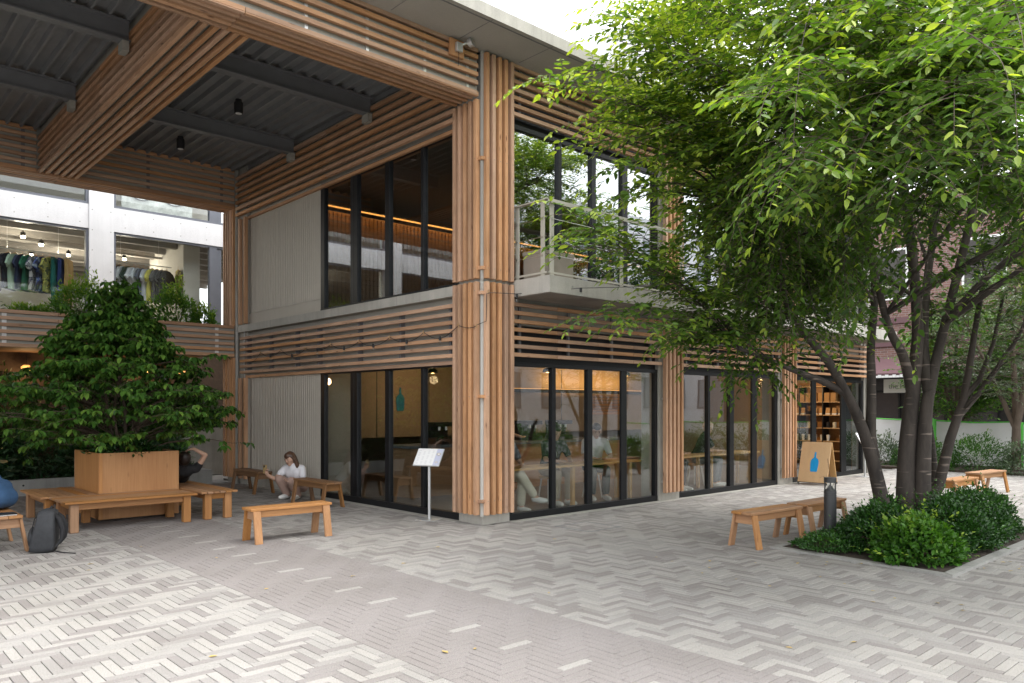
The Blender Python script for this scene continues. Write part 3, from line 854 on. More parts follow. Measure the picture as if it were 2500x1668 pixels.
def garment(x, z, col, nm, label, kind='tee', rz=62, pattern=None, sc=1.12):
    g = thing('garment', (x, 19.72, z), label, 'clothing', 'clothes hanging in the shop window', rz=R(rz))
    poly = TEE if kind == 'tee' else TRO
    H = 0.70 if kind == 'tee' else 0.95
    bm = bmesh.new()
    M = RX(R(90))
    for s in (-1, 1):
        pass
    mb = MB().prism([(px*sc, (py-H-0.06)*sc) for px, py in poly], 0.05, T(0, 0.025, 0) @ M)
    o = mb.local('fabric', cloth_mat('cloth_' + nm, col, pattern), g)
    bm.from_mesh(o.data)
    bmesh.ops.triangulate(bm, faces=[f for f in bm.faces if len(f.verts) > 4])
    bmesh.ops.subdivide_edges(bm, edges=bm.edges, cuts=2, use_grid_fill=True)
    for v in bm.verts:
        w = math.sin(v.co.x*31 + v.co.z*5 + x*7)*0.012*min(1, -v.co.z/0.3)
        v.co.y += w + (0.012 if v.co.y > 0 else -0.012)*math.cos(v.co.x*5)
    bm.to_mesh(o.data); bm.free()
    hg = MB().tube([(-0.2,0,-0.11),(-0.06,0,-0.055),(0,0,-0.04),(0.06,0,-0.055),(0.2,0,-0.11)], 0.010, 6).tube([(0,0,-0.04),(0,0,0.0),(0.02,0,0.025),(0.0,0,0.045),(-0.018,0,0.03)], 0.003, 5)
    hg.local('hanger', m_hang, g)
    return g
def rail(x0, x1, z, label):
    r = thing('clothes_rail', ((x0+x1)/2, 19.72, z), label, 'rail')
    MB().cyl((x0,19.72,z),(x1,19.72,z),0.012,n=8).obj('bar', m_white, r)
    for x in (x0+0.3, x1-0.3): MB().cyl((x,19.72,z),(x,19.72,5.7),0.004,n=5).obj('wire', m_steel, r)
rail(3.0, 4.58, 5.035, 'white hanging rail of dark and patterned clothes beside the white pillar')
rail(5.28, 6.74, 5.035, 'white hanging rail of plain T-shirts in the shop window with the side wall')
LG = [((0.012,0.016,0.03),'navy black','tee',None),((0.36,0.50,0.40),'mint green','tee',None),((0.02,0.03,0.075),'dark navy','tee',None),((0.015,0.11,0.065),'forest green','tee',None),
      ((0.55,0.56,0.58),'white and navy print','tee',((0.05,0.06,0.12),(0.25,0.26,0.28))),((0.015,0.02,0.05),'dark blue floral','tee',((0.05,0.09,0.3),(0.25,0.3,0.35))),
      ((0.22,0.24,0.08),'olive and yellow print','tee',((0.45,0.43,0.10),(0.06,0.08,0.04))),((0.01,0.12,0.11),'teal green trousers','tro',None),((0.015,0.035,0.14),'royal blue trousers','tro',None),((0.42,0.28,0.11),'tan yellow trousers','tro',None)]
for i, (c, n, k, p) in enumerate(LG):
    garment(3.33 + i*0.128, 5.0, c, 'l%d' % i, n + (' shirt' if k == 'tee' else '') + ' hanging on the rail left of the white pillar', k, pattern=p, rz=52 if k == 'tee' else 60)
RG = [((0.055,0.10,0.15),'denim blue buttoned',30),((0.045,0.035,0.03),'dark brown',46),((0.62,0.66,0.72),'pale blue-white',44),((0.04,0.075,0.06),'bottle green',46),((0.66,0.69,0.74),'plain white',46),((0.62,0.68,0.75),'ice white',46),
      ((0.10,0.125,0.17),'slate blue',46),((0.52,0.57,0.66),'pale grey-blue',46),((0.64,0.60,0.13),'bright yellow',46),((0.12,0.12,0.125),'mid grey',46),((0.05,0.05,0.055),'charcoal',46),((0.015,0.015,0.018),'black printed',42)]
for i, (c, n, rz) in enumerate(RG):
    garment(5.44 + i*0.108, 5.0, c, 'r%d' % i, n + ' T-shirt on the rail right of the white pillar', 'tee', rz=rz)
garment(6.90, 5.05, (0.35,0.26,0.04), 'camo', 'yellow and brown camouflage jacket hung on the shop side wall', 'tee', rz=80, pattern=((0.10,0.08,0.03),(0.42,0.36,0.10)))
spots = [(3.7,20.3),(3.35,21.2),(4.2,21.0),(3.3,22.3),(4.3,22.6),(5.0,22.0),(5.35,20.2),(6.2,21.6),(2.6,20.6)]
for i, (x, y) in enumerate(spots):
    sl = thing('shop_spotlight', (x, y, 5.46), 'small lit ceiling spotlight inside the clothes shop', 'spotlight', 'spotlights of the clothes shop')
    MB().lathe([(0.028,-0.05),(0.045,-0.045),(0.045,-0.0)], n=10).local('lamp', m_bulb, sl)
    MB().lathe([(0.052,0.0),(0.05,0.08),(0.015,0.09),(0.015,0.12)], n=10).local('housing', m_black, sl)
    if i in (0, 5, 7, 8):
        ld = bpy.data.lights.new('shop_light', 'POINT'); ld.energy = 18; ld.color = (1, 0.88, 0.70); ld.shadow_soft_size = 0.12
        mk('light', ld, sl, T(x, y, 5.15))

# ================================================================ raised walkway
walk = thing('slatted_walkway', (1.0, 15.9, 2.6), 'raised walkway edged with dark red timber slats joining the back column', 'walkway')
WX0 = -12.0
wb = MB().box((WX0,15.93,2.66),(6.72,16.05,3.27)).obj('edge_beam', m_back, walk)
for k in range(6): run(wb, 'X', WX0 if k else WX0, 6.70, 15.8875, 2.656+0.03+0.1176*k, h=0.06, cuts=(-4.5, -0.5, 3.44))
MB().box((WX0,16.05,2.74),(6.72,18.95,3.0)).obj('deck_slab', plain('walkway_soffit', (0.22,0.13,0.075), 0.7), walk)
for x in (2.62, 6.35, -1.0): MB().box((x-0.035,15.915,2.68),(x+0.035,15.93,3.25)).obj('bracket', m_white, wb)

# ================================================================ left garden
gw = thing('garden_wall', (2.0, 16.2, 0.0), 'low concrete garden wall behind the timber planter bench', 'wall')
MB().box((-9,16.15,0),(6.35,16.29,0.29)).obj('front_wall', m_conc_grey, gw)
MB().box((6.21,16.29,0),(6.35,18.3,0.29)).obj('return_wall', m_conc_grey, gw)
MB().box((5.3,18.3,0),(8.3,18.45,1.10)).obj('high_wall', m_conc_grey, gw)
hd = MB()
for x in (-1.2, 0.2, 1.6, 2.95, 4.4, 5.5): hd.cyl((x,16.1485,0.19),(x,16.151,0.19),0.018,n=10)
for x in (5.8, 6.3, 6.6): hd.cyl((x,18.2985,0.8),(x,18.301,0.8),0.02,n=10)
hd.obj('tie_hole', m_black, gw, kind='stuff')
MB().box((-9,16.29,0),(6.21,18.9,0.22)).obj('garden_soil', m_soil, kind='structure')

# ================================================================ right-hand background
def brick_mat(name, c1, c2, mortar):
    m, nt, p, out = nmat(name); L = nt.links
    mp = coords(nt, 'Object', (1,1,1), rot=(0,0,0))
    sx = nt.nodes.new('ShaderNodeSeparateXYZ'); cb = nt.nodes.new('ShaderNodeCombineXYZ')
    ad = nn(nt, 'ShaderNodeMath', operation='ADD')
    L.new(mp.outputs[0], sx.inputs[0]); L.new(sx.outputs['X'], ad.inputs[0]); L.new(sx.outputs['Y'], ad.inputs[1]); L.new(ad.outputs[0], cb.inputs['X']); L.new(sx.outputs['Z'], cb.inputs['Y'])
    b = nn(nt, 'ShaderNodeTexBrick'); b.inputs['Scale'].default_value = 1.0
    b.inputs['Color1'].default_value = (*c1,1); b.inputs['Color2'].default_value = (*c2,1); b.inputs['Mortar'].default_value = (*mortar,1)
    b.inputs['Brick Width'].default_value = 0.24; b.inputs['Row Height'].default_value = 0.075; b.inputs['Mortar Size'].default_value = 0.008
    L.new(cb.outputs[0], b.inputs['Vector']); L.new(b.outputs['Color'], p.inputs['Base Color']); p.inputs['Roughness'].default_value = 0.85
    return m
m_brick = brick_mat('red_brick', (0.21,0.105,0.088), (0.15,0.078,0.068), (0.26,0.23,0.21))
bk = thing('brick_shop_building', (28.5, 10.0, 0.0), 'red-brown brick building with maroon awning beyond the white tarpaulin', 'building')
MB().box((28.5,-2,2.7),(33,17,9.0)).obj('wall', m_brick, bk)
MB().box((28.9,-2,0),(33,17,2.7)).obj('shop_recess', plain('dark_shopfront', (0.03,0.028,0.03), 0.4, var=0.3), bk)
m_awn = plain('maroon_awning', (0.13,0.068,0.075), 0.75, var=0.06)
aw = MB().add([(28.48,5.5,3.35),(28.48,14.0,3.35),(27.2,14.0,2.75),(27.2,5.5,2.75),(28.48,5.5,3.30),(28.48,14.0,3.30),(27.2,14.0,2.70),(27.2,5.5,2.70)], [(0,1,2,3),(7,6,5,4),(0,3,7,4),(1,5,6,2),(3,2,6,7),(0,4,5,1)]).obj('awning', m_awn, bk)
vl = MB()
for y in np.arange(5.5, 13.95, 0.12): vl.box((27.185,y,2.60),(27.2,y+0.11,2.70 - 0.03*((int(y/0.12))%2)))
vl.obj('valance', m_white, aw)
MB().box((28.44,-2,3.75),(28.5,17,3.95)).box((28.44,-2,4.55),(28.5,17,4.75)).obj('brick_band', m_awn, bk)
for y in (6.2, 7.8, 9.4, 10.9, 12.4):
    dw = MB().box((28.84,y,0.1),(28.9,y+1.2,2.2)).obj('shop_door', plain('door_glass_dark', (0.05,0.045,0.05), 0.15), bk)
    MB().box((28.82,y,0.1),(28.84,y+0.06,2.2)).box((28.82,y+1.14,0.1),(28.84,y+1.2,2.2)).box((28.82,y,2.12),(28.84,y+1.2,2.2)).obj('frame', m_black, dw)
for y in (4.5, 7.5, 10.5, 13.5):
    w = MB().box((28.46,y,5.4),(28.52,y+1.3,7.2)).obj('window', m_white, bk); MB().box((28.45,y+0.08,5.48),(28.46,y+1.22,7.12)).obj('pane', m_dark_in, w)
sg = thing('shop_sign', (28.3, 10.9, 2.28), 'cream sign board lettered the Hi on the dark shop front', 'sign')
MB().box((28.28,9.85,2.10),(28.34,11.25,2.58)).obj('board', plain('sign_cream', (0.66,0.64,0.58), 0.6, var=0.03), sg)
mk('lettering', text_mesh('the Hi', 0.24, 0.004, m_joist), sg, T(28.272, 11.08, 2.25) @ RZ(R(-90)) @ RX(R(90)))

m_tarp = plain('white_tarpaulin', (0.86,0.87,0.88), 0.5, var=0.03, bump=0.6, bscale=4)
m_tape = plain('green_tape', (0.10,0.52,0.06), 0.5, var=0.05)
_nt = m_tarp.node_tree; _p = [n for n in _nt.nodes if n.type == 'BSDF_PRINCIPLED'][0]; _o = [n for n in _nt.nodes if n.type == 'OUTPUT_MATERIAL'][0]
_t = _nt.nodes.new('ShaderNodeBsdfTranslucent'); _t.inputs['Color'].default_value = (0.85,0.86,0.87,1); _m = _nt.nodes.new('ShaderNodeMixShader'); _m.inputs[0].default_value = 0.5
_nt.links.new(_p.outputs[0], _m.inputs[1]); _nt.links.new(_t.outputs[0], _m.inputs[2]); _nt.links.new(_m.outputs[0], _o.inputs['Surface'])
tp = thing('tarpaulin_fence', (22.6, 6.0, 0.0), 'white tarpaulin fence bound with bright green tape behind the hedge', 'fence')
FA, FB = Vector((23.6, 10.0, 0)), Vector((20.8, -1.0, 0))
nP = 5
for i in range(nP):
    a = FA.lerp(FB, i/nP); b = FA.lerp(FB, (i+1)/nP)
    dirv = (b-a).normalized(); nrm = Vector((-dirv.y, dirv.x, 0))
    mb = MB(); N, Mz = 14, 5; vs = []; fs = []
    top = 1.28 - 0.05*i
    for iz in range(Mz+1):
        for ix in range(N+1):
            t = ix/N; p = a.lerp(b, 0.01+0.98*t)
            w = 0.05*math.sin(t*9+i)*math.sin(iz/Mz*3.1) + 0.02*math.sin(t*23+iz)
            p = p + nrm*w
            vs.append((p.x, p.y, 0.06 + (top-0.06)*iz/Mz - (0.04*math.sin(t*math.pi) if iz == Mz else 0)))
    fs = [(r*(N+1)+c, r*(N+1)+c+1, (r+1)*(N+1)+c+1, (r+1)*(N+1)+c) for r in range(Mz) for c in range(N)]
    mb.add(vs, fs).obj('tarpaulin', m_tarp, tp, smooth=True)
    mb = MB().tube([a.lerp(b,0.01)+Vector((-0.03,0,top)), a.lerp(b,0.5)+Vector((-0.03,0,top-0.04)), a.lerp(b,0.99)+Vector((-0.03,0,top))], 0.02, 6)
    mb.cyl(a+Vector((-0.04,0,0)), a+Vector((-0.04,0,top+0.04)), 0.055, n=8)
    mb.obj('tape', m_tape, tp)

# pale tower behind the cafe roof
tw = thing('pale_tower_block', (34.0, 24.0, 0.0), 'pale grey tower block rising behind the cafe roof and the tree', 'building')
MB().box((31,24,0),(48,40,21)).obj('wall', m_conc_white, tw)
for z in np.arange(3, 20, 3.2):
    for x in np.arange(31.6, 46, 2.4):
        w = MB().box((x,23.95,z),(x+1.7,24.0,z+1.5)).obj('window', m_grey_frame, tw)
        MB().box((x+0.08,23.94,z+0.08),(x+1.62,23.95,z+1.42)).obj('pane', plain('tower_glass', (0.25,0.28,0.30), 0.1) if 'tower_glass' not in MATS else MATS['tower_glass'], w)
# buildings across the plaza, seen mirrored in the street-front glass
ob = thing('white_office_block', (36.0, -18.0, 0.0), 'white office block across the plaza mirrored in the upper cafe windows', 'building')
MB().box((27.5,-34,0),(60,-18,15)).obj('wall', m_conc_white, ob)
for z in np.arange(1.5, 14, 3.3):
    for x in np.arange(30.5, 58, 3.4):
        w = MB().box((x,-18,z),(x+1.6,-17.93,z+2.2)).obj('window', m_grey_frame, ob)
        MB().box((x+0.1,-17.93,z+0.1),(x+1.5,-17.92,z+2.1)).obj('pane', MATS['tower_glass'], w)
gb = thing('grey_corrugated_block', (40.0, -6.0, 0.0), 'grey corrugated metal building across the plaza mirrored in the lower cafe windows', 'building')
mb = MB()
for z in np.arange(0.2, 7.5, 0.16): mb.box((38,-9,z),(38.12,7,z+0.08))
mb.box((38.1,-9,0),(50,7,7.8)); mb.obj('wall', plain('corrugated_grey', (0.36,0.37,0.40), 0.5, var=0.05), gb)
# ================================================================ timber furniture
def part(mb, name, mat, parent, axis='X', bevel=0.004, **kw):
    """vertices in the parent's frame; the mesh's own X axis is laid along the grain"""
    A = {'X': Matrix.Identity(4), 'Y': RZ(R(90)), 'Z': RY(R(-90))}[axis]
    Ai = A.inverted()
    mb.v = [tuple(Ai @ Vector(p)) for p in mb.v]
    o = mk(name, mb.mesh(name, mat, bevel=bevel), parent, WM[parent.name] @ A)
    return tag(o, **kw) if kw else o
def hexa(b, t):
    """box between a bottom and a top rectangle: (x0,x1,y0,y1,z)"""
    v = [(b[0],b[2],b[4]),(b[1],b[2],b[4]),(b[1],b[3],b[4]),(b[0],b[3],b[4]),(t[0],t[2],t[4]),(t[1],t[2],t[4]),(t[1],t[3],t[4]),(t[0],t[3],t[4])]
    return MB().add(v, [(3,2,1,0),(4,5,6,7),(0,1,5,4),(1,2,6,5),(2,3,7,6),(3,0,4,7)])
def bench(x, y, rz, label, L=1.04, wd_=None):
    wd_ = wd_ or m_bench
    b = thing('trestle_bench', (x, y, 0), label, 'bench', 'splayed-leg timber benches', rz=R(rz))
    h = L/2
    part(MB().box((-h,-0.137,0.378),(h,-0.002,0.41)), 'plank', wd_, b)
    part(MB().box((-h,0.002,0.378),(h,0.137,0.41)), 'plank', wd_, b)
    for s in (-1, 1):
        xo = s*(h-0.075)
        for t in (-1, 1):
            y0, y1 = sorted((t*0.135, t*0.105)); yb0, yb1 = sorted((t*0.205, t*0.172))
            part(hexa((xo-0.045, xo+0.045, yb0, yb1, 0.0), (xo-0.045, xo+0.045, y0, y1, 0.377)), 'leg', wd_, b, 'Z', 0.003)
        part(hexa((xo+s*0.0-0.014, xo+0.014, -0.125, 0.125, 0.27), (xo-0.014, xo+0.014, -0.104, 0.104, 0.377)), 'end_board', wd_, b, 'Y', 0.002)
    for t in (-1, 1):
        part(MB().box((-h+0.122, t*0.10-0.012, 0.30),(h-0.122, t*0.10+0.012, 0.377)), 'apron', wd_, b, 'X', 0.002)
    return b
bench(4.38, 8.79, -1.5, 'pale timber trestle bench standing alone on the grey paver band')
bench(6.20, 11.42, 90, 'brown timber trestle bench in front of the crouching woman', 1.12, m_bench_dark)
bench(6.30, 14.10, 90, 'brown timber trestle bench beside the corrugated wall and back column', 1.12, m_bench_dark)
bench(8.37, 4.65, -4.5, 'timber trestle bench on the open paving end to end with the bench behind the bollard')
bench(9.55, 4.62, -1, 'timber trestle bench partly hidden by the dark bollard')
bench(14.25, 4.46, -3, 'timber trestle bench half hidden behind the shrubs of the tree bed')
bench(16.20, 4.60, -6, 'timber trestle bench out on the paving near the hedge', 1.1)
bF = bench(1.67, 10.42, 90, 'timber trestle bench with the man in blue and a closed laptop')

# ---- planter box with bench modules round it
pl = thing('timber_planter', (3.58, 12.45, 0), 'tall square timber planter box holding the layered green tree', 'planter')
PX0, PX1, PY0, PY1, PZ = -0.53, 0.55, -0.68, 0.62, 0.955
for a, b_, nme in (((PX0,PY0),(PX1,PY0+0.03),'front_panel'), ((PX0,PY1-0.03),(PX1,PY1),'back_panel'), ((PX0,PY0+0.03),(PX0+0.03,PY1-0.03),'side_panel'), ((PX1-0.03,PY0+0.03),(PX1,PY1-0.03),'side_panel')):
    part(MB().box((a[0],a[1],0.03),(b_[0],b_[1],PZ)), nme, m_plywood, pl, 'Z', 0.003)
part(MB().box((PX0-0.004,PY0-0.012,0.03),(PX0+0.045,PY0-0.001,PZ)), 'corner_batten', m_plywood, pl, 'Z', 0.002)
MB().box((PX0+0.03,PY0+0.03,0.1),(PX1-0.03,PY1-0.03,0.90)).local('soil', m_soil, pl)
def module(x0, x1, y0, y1, along, label, n, legs, z=0.40):
    b = thing('slatted_bench', ((x0+x1)/2, (y0+y1)/2, 0), label, 'bench', 'bench units round the planter')
    hx, hy = (x1-x0)/2, (y1-y0)/2
    for i in range(n):
        if along == 'X':
            w = 2*hy/n; part(MB().box((-hx,-hy+i*w+0.006,z-0.03),(hx,-hy+(i+1)*w-0.006,z)), 'plank', m_bench, b, 'X')
        else:
            w = 2*hx/n; part(MB().box((-hx+i*w+0.006,-hy,z-0.03),(-hx+(i+1)*w-0.006,hy,z)), 'plank', m_bench, b, 'Y')
    for lx, ly in legs:
        lx, ly = lx*(hx-0.12), ly*(hy-0.10)
        part(MB().box((lx-0.05,ly-0.05,0.0),(lx+0.05,ly+0.05,z-0.03)), 'leg', m_bench, b, 'Z', 0.008)
    part(MB().box((-hx+0.17,-hy+0.085,z-0.115),(hx-0.17,-hy+0.115,z-0.032)), 'apron', m_bench, b, 'X')
    part(MB().box((-hx+0.17,hy-0.115,z-0.115),(hx-0.17,hy-0.085,z-0.032)), 'apron', m_bench, b, 'X')
    part(MB().box((-hx+0.105,-hy+0.15,z-0.115),(-hx+0.135,hy-0.15,z-0.032)), 'apron', m_bench, b, 'Y')
    part(MB().box((hx-0.135,-hy+0.15,z-0.115),(hx-0.105,hy-0.15,z-0.032)), 'apron', m_bench, b, 'Y')
    return b
ALL4 = [(-1,-1),(1,-1),(-1,1),(1,1)]
module(2.44, 4.08, 10.90, 11.755, 'X', 'wide timber bench unit along the front of the planter box', 6, ALL4)
module(2.34, 3.03, 11.77, 13.08, 'Y', 'timber bench unit on the left side of the planter next to the garden wall', 6, ALL4)
module(4.15, 4.68, 10.95, 13.05, 'Y', 'narrow timber bench unit on the passage side of the planter box', 6, ALL4)

# ================================================================ people
def capsule(mb, p0, r0, p1, r1, n=12, rings=4):
    p0, p1 = Vector(p0), Vector(p1); ax = p1 - p0
    L = ax.length; ax = ax.normalized() if L > 1e-6 else Vector((0,0,1))
    u = ax.cross(Vector((0,0,1)) if abs(ax.z) < 0.9 else Vector((1,0,0))).normalized(); w = ax.cross(u)
    prof = [(-r0*math.cos(t), r0*math.sin(t)) for t in np.linspace(0.12, math.pi/2, rings)] + [(L + r1*math.sin(t), r1*math.cos(t)) for t in np.linspace(0, math.pi/2-0.12, rings)]
    vs = []
    for d, r in prof:
        for k in range(n):
            a = 2*math.pi*k/n; vs.append(p0 + ax*d + (u*math.cos(a)+w*math.sin(a))*r)
    fs = [(i*n+k, i*n+(k+1)%n, (i+1)*n+(k+1)%n, (i+1)*n+k) for i in range(len(prof)-1) for k in range(n)]
    fs += [tuple(reversed(range(n))), tuple((len(prof)-1)*n+k for k in range(n))]
    mb.add(vs, fs)
def skin(name, caps, mat, parent, voxel=0.012, smooth=3):
    mb = MB()
    for c in caps: capsule(mb, *c)
    me = mb.mesh(name, mat)
    bm = bmesh.new(); bm.from_mesh(me); bmesh.ops.recalc_face_normals(bm, faces=bm.faces); bm.to_mesh(me); bm.free()
    o = bpy.data.objects.new(name, me); C.objects.link(o)
    r = o.modifiers.new('r', 'REMESH'); r.mode = 'VOXEL'; r.voxel_size = voxel; r.use_smooth_shade = True
    if smooth:
        s = o.modifiers.new('s', 'SMOOTH'); s.factor = 0.5; s.iterations = smooth
    dg = bpy.context.evaluated_depsgraph_get()
    m2 = bpy.data.meshes.new_from_object(o.evaluated_get(dg))
    m2.materials.clear(); m2.materials.append(mat)
    bpy.data.objects.remove(o); bpy.data.meshes.remove(me)
    return mk(name, m2, parent, WM[parent.name])
m_skin = plain('skin_light', (0.58, 0.36, 0.26), 0.5, var=0.04)
m_skin2 = plain('skin_tan', (0.47, 0.28, 0.19), 0.5, var=0.04)
m_hair_dark = plain('hair_dark', (0.022, 0.015, 0.012), 0.4, var=0.3, nscale=30)
m_hair_brown = plain('hair_brown', (0.085, 0.042, 0.024), 0.4, var=0.4, nscale=18)
m_hair_fair = plain('hair_fair', (0.30, 0.20, 0.12), 0.5, var=0.2, nscale=30)
m_eye = plain('eye_dark', (0.02, 0.015, 0.012), 0.3)
m_lip = plain('lip', (0.42, 0.16, 0.13), 0.5)
def V(*a): return Vector(a)
def hand(wr, d, palm_up, side, curl=0.5):
    """palm and five fingers from the wrist along d; returns capsules"""
    wr, d, up = Vector(wr), Vector(d).normalized(), Vector(palm_up).normalized()
    lat = d.cross(up).normalized(); up = lat.cross(d)
    caps = [(wr, 0.024, wr+d*0.045, 0.022)]
    for k, (o, ln) in enumerate(((-0.028,0.062),(-0.010,0.072),(0.010,0.068),(0.027,0.052))):
        b0 = wr + d*0.02 + lat*o*0.7; b1 = wr + d*0.082 + lat*o
        caps.append((b0, 0.014, b1, 0.0105))
        m1 = b1 + (d*(1-curl*0.5) + up*curl).normalized()*ln*0.5
        e = m1 + (d*(1-curl*1.4) + up*curl*1.3).normalized()*ln*0.5
        caps += [(b1, 0.0095, m1, 0.0085), (m1, 0.0085, e, 0.0070)]
    t0 = wr + d*0.02 - lat*side*0.02; t1 = t0 + (d*0.6 - lat*side*0.8 + up*0.3).normalized()*0.045; t2 = t1 + (d*0.9 + up*0.5).normalized()*0.03
    caps += [(t0, 0.012, t1, 0.010), (t1, 0.010, t2, 0.008)]
    return caps
def person(M, label, J, shirt, trousers, hair_mat, skin_mat=None, hair='short', sleeve=0.75, shoes=None, face=None, voxel=0.011, group=None, leg_end=1.0, extra=None):
    """J: joints in the person's own frame (x right, y forward, z up)"""
    skin_mat = skin_mat or m_skin
    p = mk('person', None, None, M); tag(p, label, 'person', group)
    g = lambda k: Vector(J[k])
    f = Vector(face).normalized() if face else V(0,1,0)
    hd = g('head'); ch, pe, nk = g('chest'), g('pelvis'), g('neck')
    sr, sl, hr, hl = g('sr'), g('sl'), g('hr'), g('hl')
    side = (sr - sl).normalized()
    up_h = (hd - nk).normalized()
    rt_h = f.cross(up_h).normalized()
    body = [(hd, 0.088, hd + up_h*0.02 - f*0.012, 0.090), (hd + f*0.02 - up_h*0.03, 0.072, hd + f*0.045 - up_h*0.085, 0.042), (nk - (hd-nk)*0.1, 0.052, hd - up_h*0.05, 0.05),
            (hd + f*0.088 - up_h*0.008, 0.009, hd + f*0.094 - up_h*0.032, 0.013), (hd + rt_h*0.088 - up_h*0.02, 0.016, hd + rt_h*0.088 - up_h*0.04, 0.013), (hd - rt_h*0.088 - up_h*0.02, 0.016, hd - rt_h*0.088 - up_h*0.04, 0.013)]
    tor = []
    wmid = (ch + pe)/2
    for s in (-1, 1):
        o = side*0.062*s
        tor += [(ch+o, 0.098, wmid+o*0.85, 0.088), (wmid+o*0.85, 0.088, pe+o, 0.100)]
    tor += [(sr - side*0.03, 0.058, sl + side*0.03, 0.058), (nk - V(0,0,0.0), 0.058, ch, 0.10)]
    limbs = []
    arms = {}
    for s, k in ((1, 'r'), (-1, 'l')):
        S, E, W_ = g('s'+k), g('e'+k), g('w'+k)
        limbs += [(S, 0.050, E, 0.038), (E, 0.038, W_, 0.026)]
        arms[k] = (S, E)
        hdn = J.get('h_'+k, ((W_-E).normalized(), V(0,0,1), 0.4))
        limbs += hand(W_, hdn[0], hdn[1], s, hdn[2])
    legs = []
    for k in ('r', 'l'):
        H_, K, A_, T_ = g('h'+k), g('k'+k), g('a'+k), g('t'+k)
        legs += [(H_, 0.082, K, 0.058), (K, 0.056, A_, 0.038), (A_, 0.038, A_.lerp(T_, 0.3), 0.036)]
    b = skin('body', body + tor + limbs + legs, skin_mat, p, voxel)
    g12 = 0.014
    sh = [(a, r+g12, c, q+g12) for a, r, c, q in tor]
    for k in ('r', 'l'):
        S, E = arms[k]
        if sleeve <= 1: sh.append((S, 0.064, S.lerp(E, sleeve), 0.060))
        else:
            W_ = g('w'+k); sh += [(S, 0.064, E, 0.056), (E, 0.056, E.lerp(W_, sleeve-1), 0.044)]
    if extra: sh += extra
    skin('shirt', sh, shirt, p, 0.014)
    tr = [(pe + side*0.06, 0.118, pe - side*0.06, 0.118)]
    for k in ('r', 'l'):
        H_, K, A_ = g('h'+k), g('k'+k), g('a'+k)
        tr += [(H_, 0.100, K, 0.078)]
        if leg_end > 0: tr.append((K, 0.078, K.lerp(A_, leg_end), 0.066))
    skin('trousers', tr, trousers, p, 0.014)
    if shoes:
        for k in ('r', 'l'):
            A_, T_ = g('a'+k), g('t'+k); dirf = (T_-A_); dirf.z = 0; dirf = dirf.normalized()
            zf = min(A_.z, T_.z)
            c0 = V(A_.x, A_.y, T_.z) - dirf*0.03
            skin('shoe', [(c0 + V(0,0,0.012), 0.045, T_ - dirf*0.02, 0.046), (T_ - dirf*0.02, 0.046, T_ + dirf*0.045, 0.036), (c0 + V(0,0,0.012), 0.044, A_.lerp(c0, 0.45), 0.046)], shoes, p, 0.010, 2)
    hs = [(hd + up_h*0.035 - f*0.025, 0.096, hd - f*0.035, 0.094), (hd + up_h*0.06 + f*0.015, 0.066, hd + up_h*0.05 - f*0.03, 0.085)]
    if hair == 'long':
        for s in (-1, 1):
            hs += [(hd + up_h*0.05 + rt_h*s*0.058 - f*0.01, 0.042, hd + rt_h*s*0.094 - up_h*0.06 - f*0.02, 0.032), (hd + rt_h*s*0.094 - up_h*0.06 - f*0.02, 0.034, hd + rt_h*s*0.112 - up_h*0.22 + f*0.0, 0.034)]
        hs += [(hd - f*0.05, 0.085, hd - f*0.07 - up_h*0.18, 0.065)]
    elif hair == 'bun': hs += [(hd + up_h*0.13 - f*0.03, 0.038, hd + up_h*0.12 - f*0.05, 0.04)]
    skin('hair', hs, hair_mat, p, 0.011, 2)
    em = MB()
    for s in (-1, 1): capsule(em, hd + f*0.0815 + rt_h*s*0.033 + up_h*0.006, 0.0075, hd + f*0.0815 + rt_h*s*0.037 + up_h*0.005, 0.0075, 8, 3)
    em.local('eye', m_eye, p)
    bm_ = MB()
    for s in (-1, 1): capsule(bm_, hd + f*0.083 + rt_h*s*0.020 + up_h*0.027, 0.005, hd + f*0.078 + rt_h*s*0.045 + up_h*0.026, 0.004, 6, 2)
    bm_.local('brow', hair_mat, p)
    lm = MB(); capsule(lm, hd + f*0.084 + rt_h*0.017 - up_h*0.062, 0.006, hd + f*0.084 - rt_h*0.017 - up_h*0.062, 0.006, 8, 3); lm.local('mouth', m_lip, p)
    return p
def facing(loc, d, z=0.0):
    """frame whose y axis looks along the ground direction d"""
    return T(loc[0], loc[1], z) @ RZ(math.atan2(d[1], d[0]) - math.pi/2)

m_tee_white = plain('tee_white', (0.72,0.71,0.74), 0.85, var=0.05)
m_beige = plain('trousers_pinkish_beige', (0.40,0.27,0.22), 0.85, var=0.08)
m_shoe_white = plain('shoe_white', (0.74,0.73,0.70), 0.6, var=0.04)
m_denim = plain('shirt_denim_blue', (0.028,0.075,0.16), 0.85, var=0.15, nscale=14, bump=0.3, bscale=40)
m_blackc = plain('cloth_black', (0.014,0.014,0.016), 0.85, var=0.2)
m_cream = plain('cloth_cream', (0.58,0.53,0.42), 0.85, var=0.06)
m_sand = plain('cloth_sand', (0.42,0.35,0.26), 0.85, var=0.06)
m_green_ap = plain('apron_green', (0.02,0.035,0.028), 0.8, var=0.1)
m_grey_c = plain('cloth_grey', (0.17,0.18,0.20), 0.85, var=0.08)
m_rust = plain('cloth_brown', (0.22,0.12,0.08), 0.85, var=0.08)

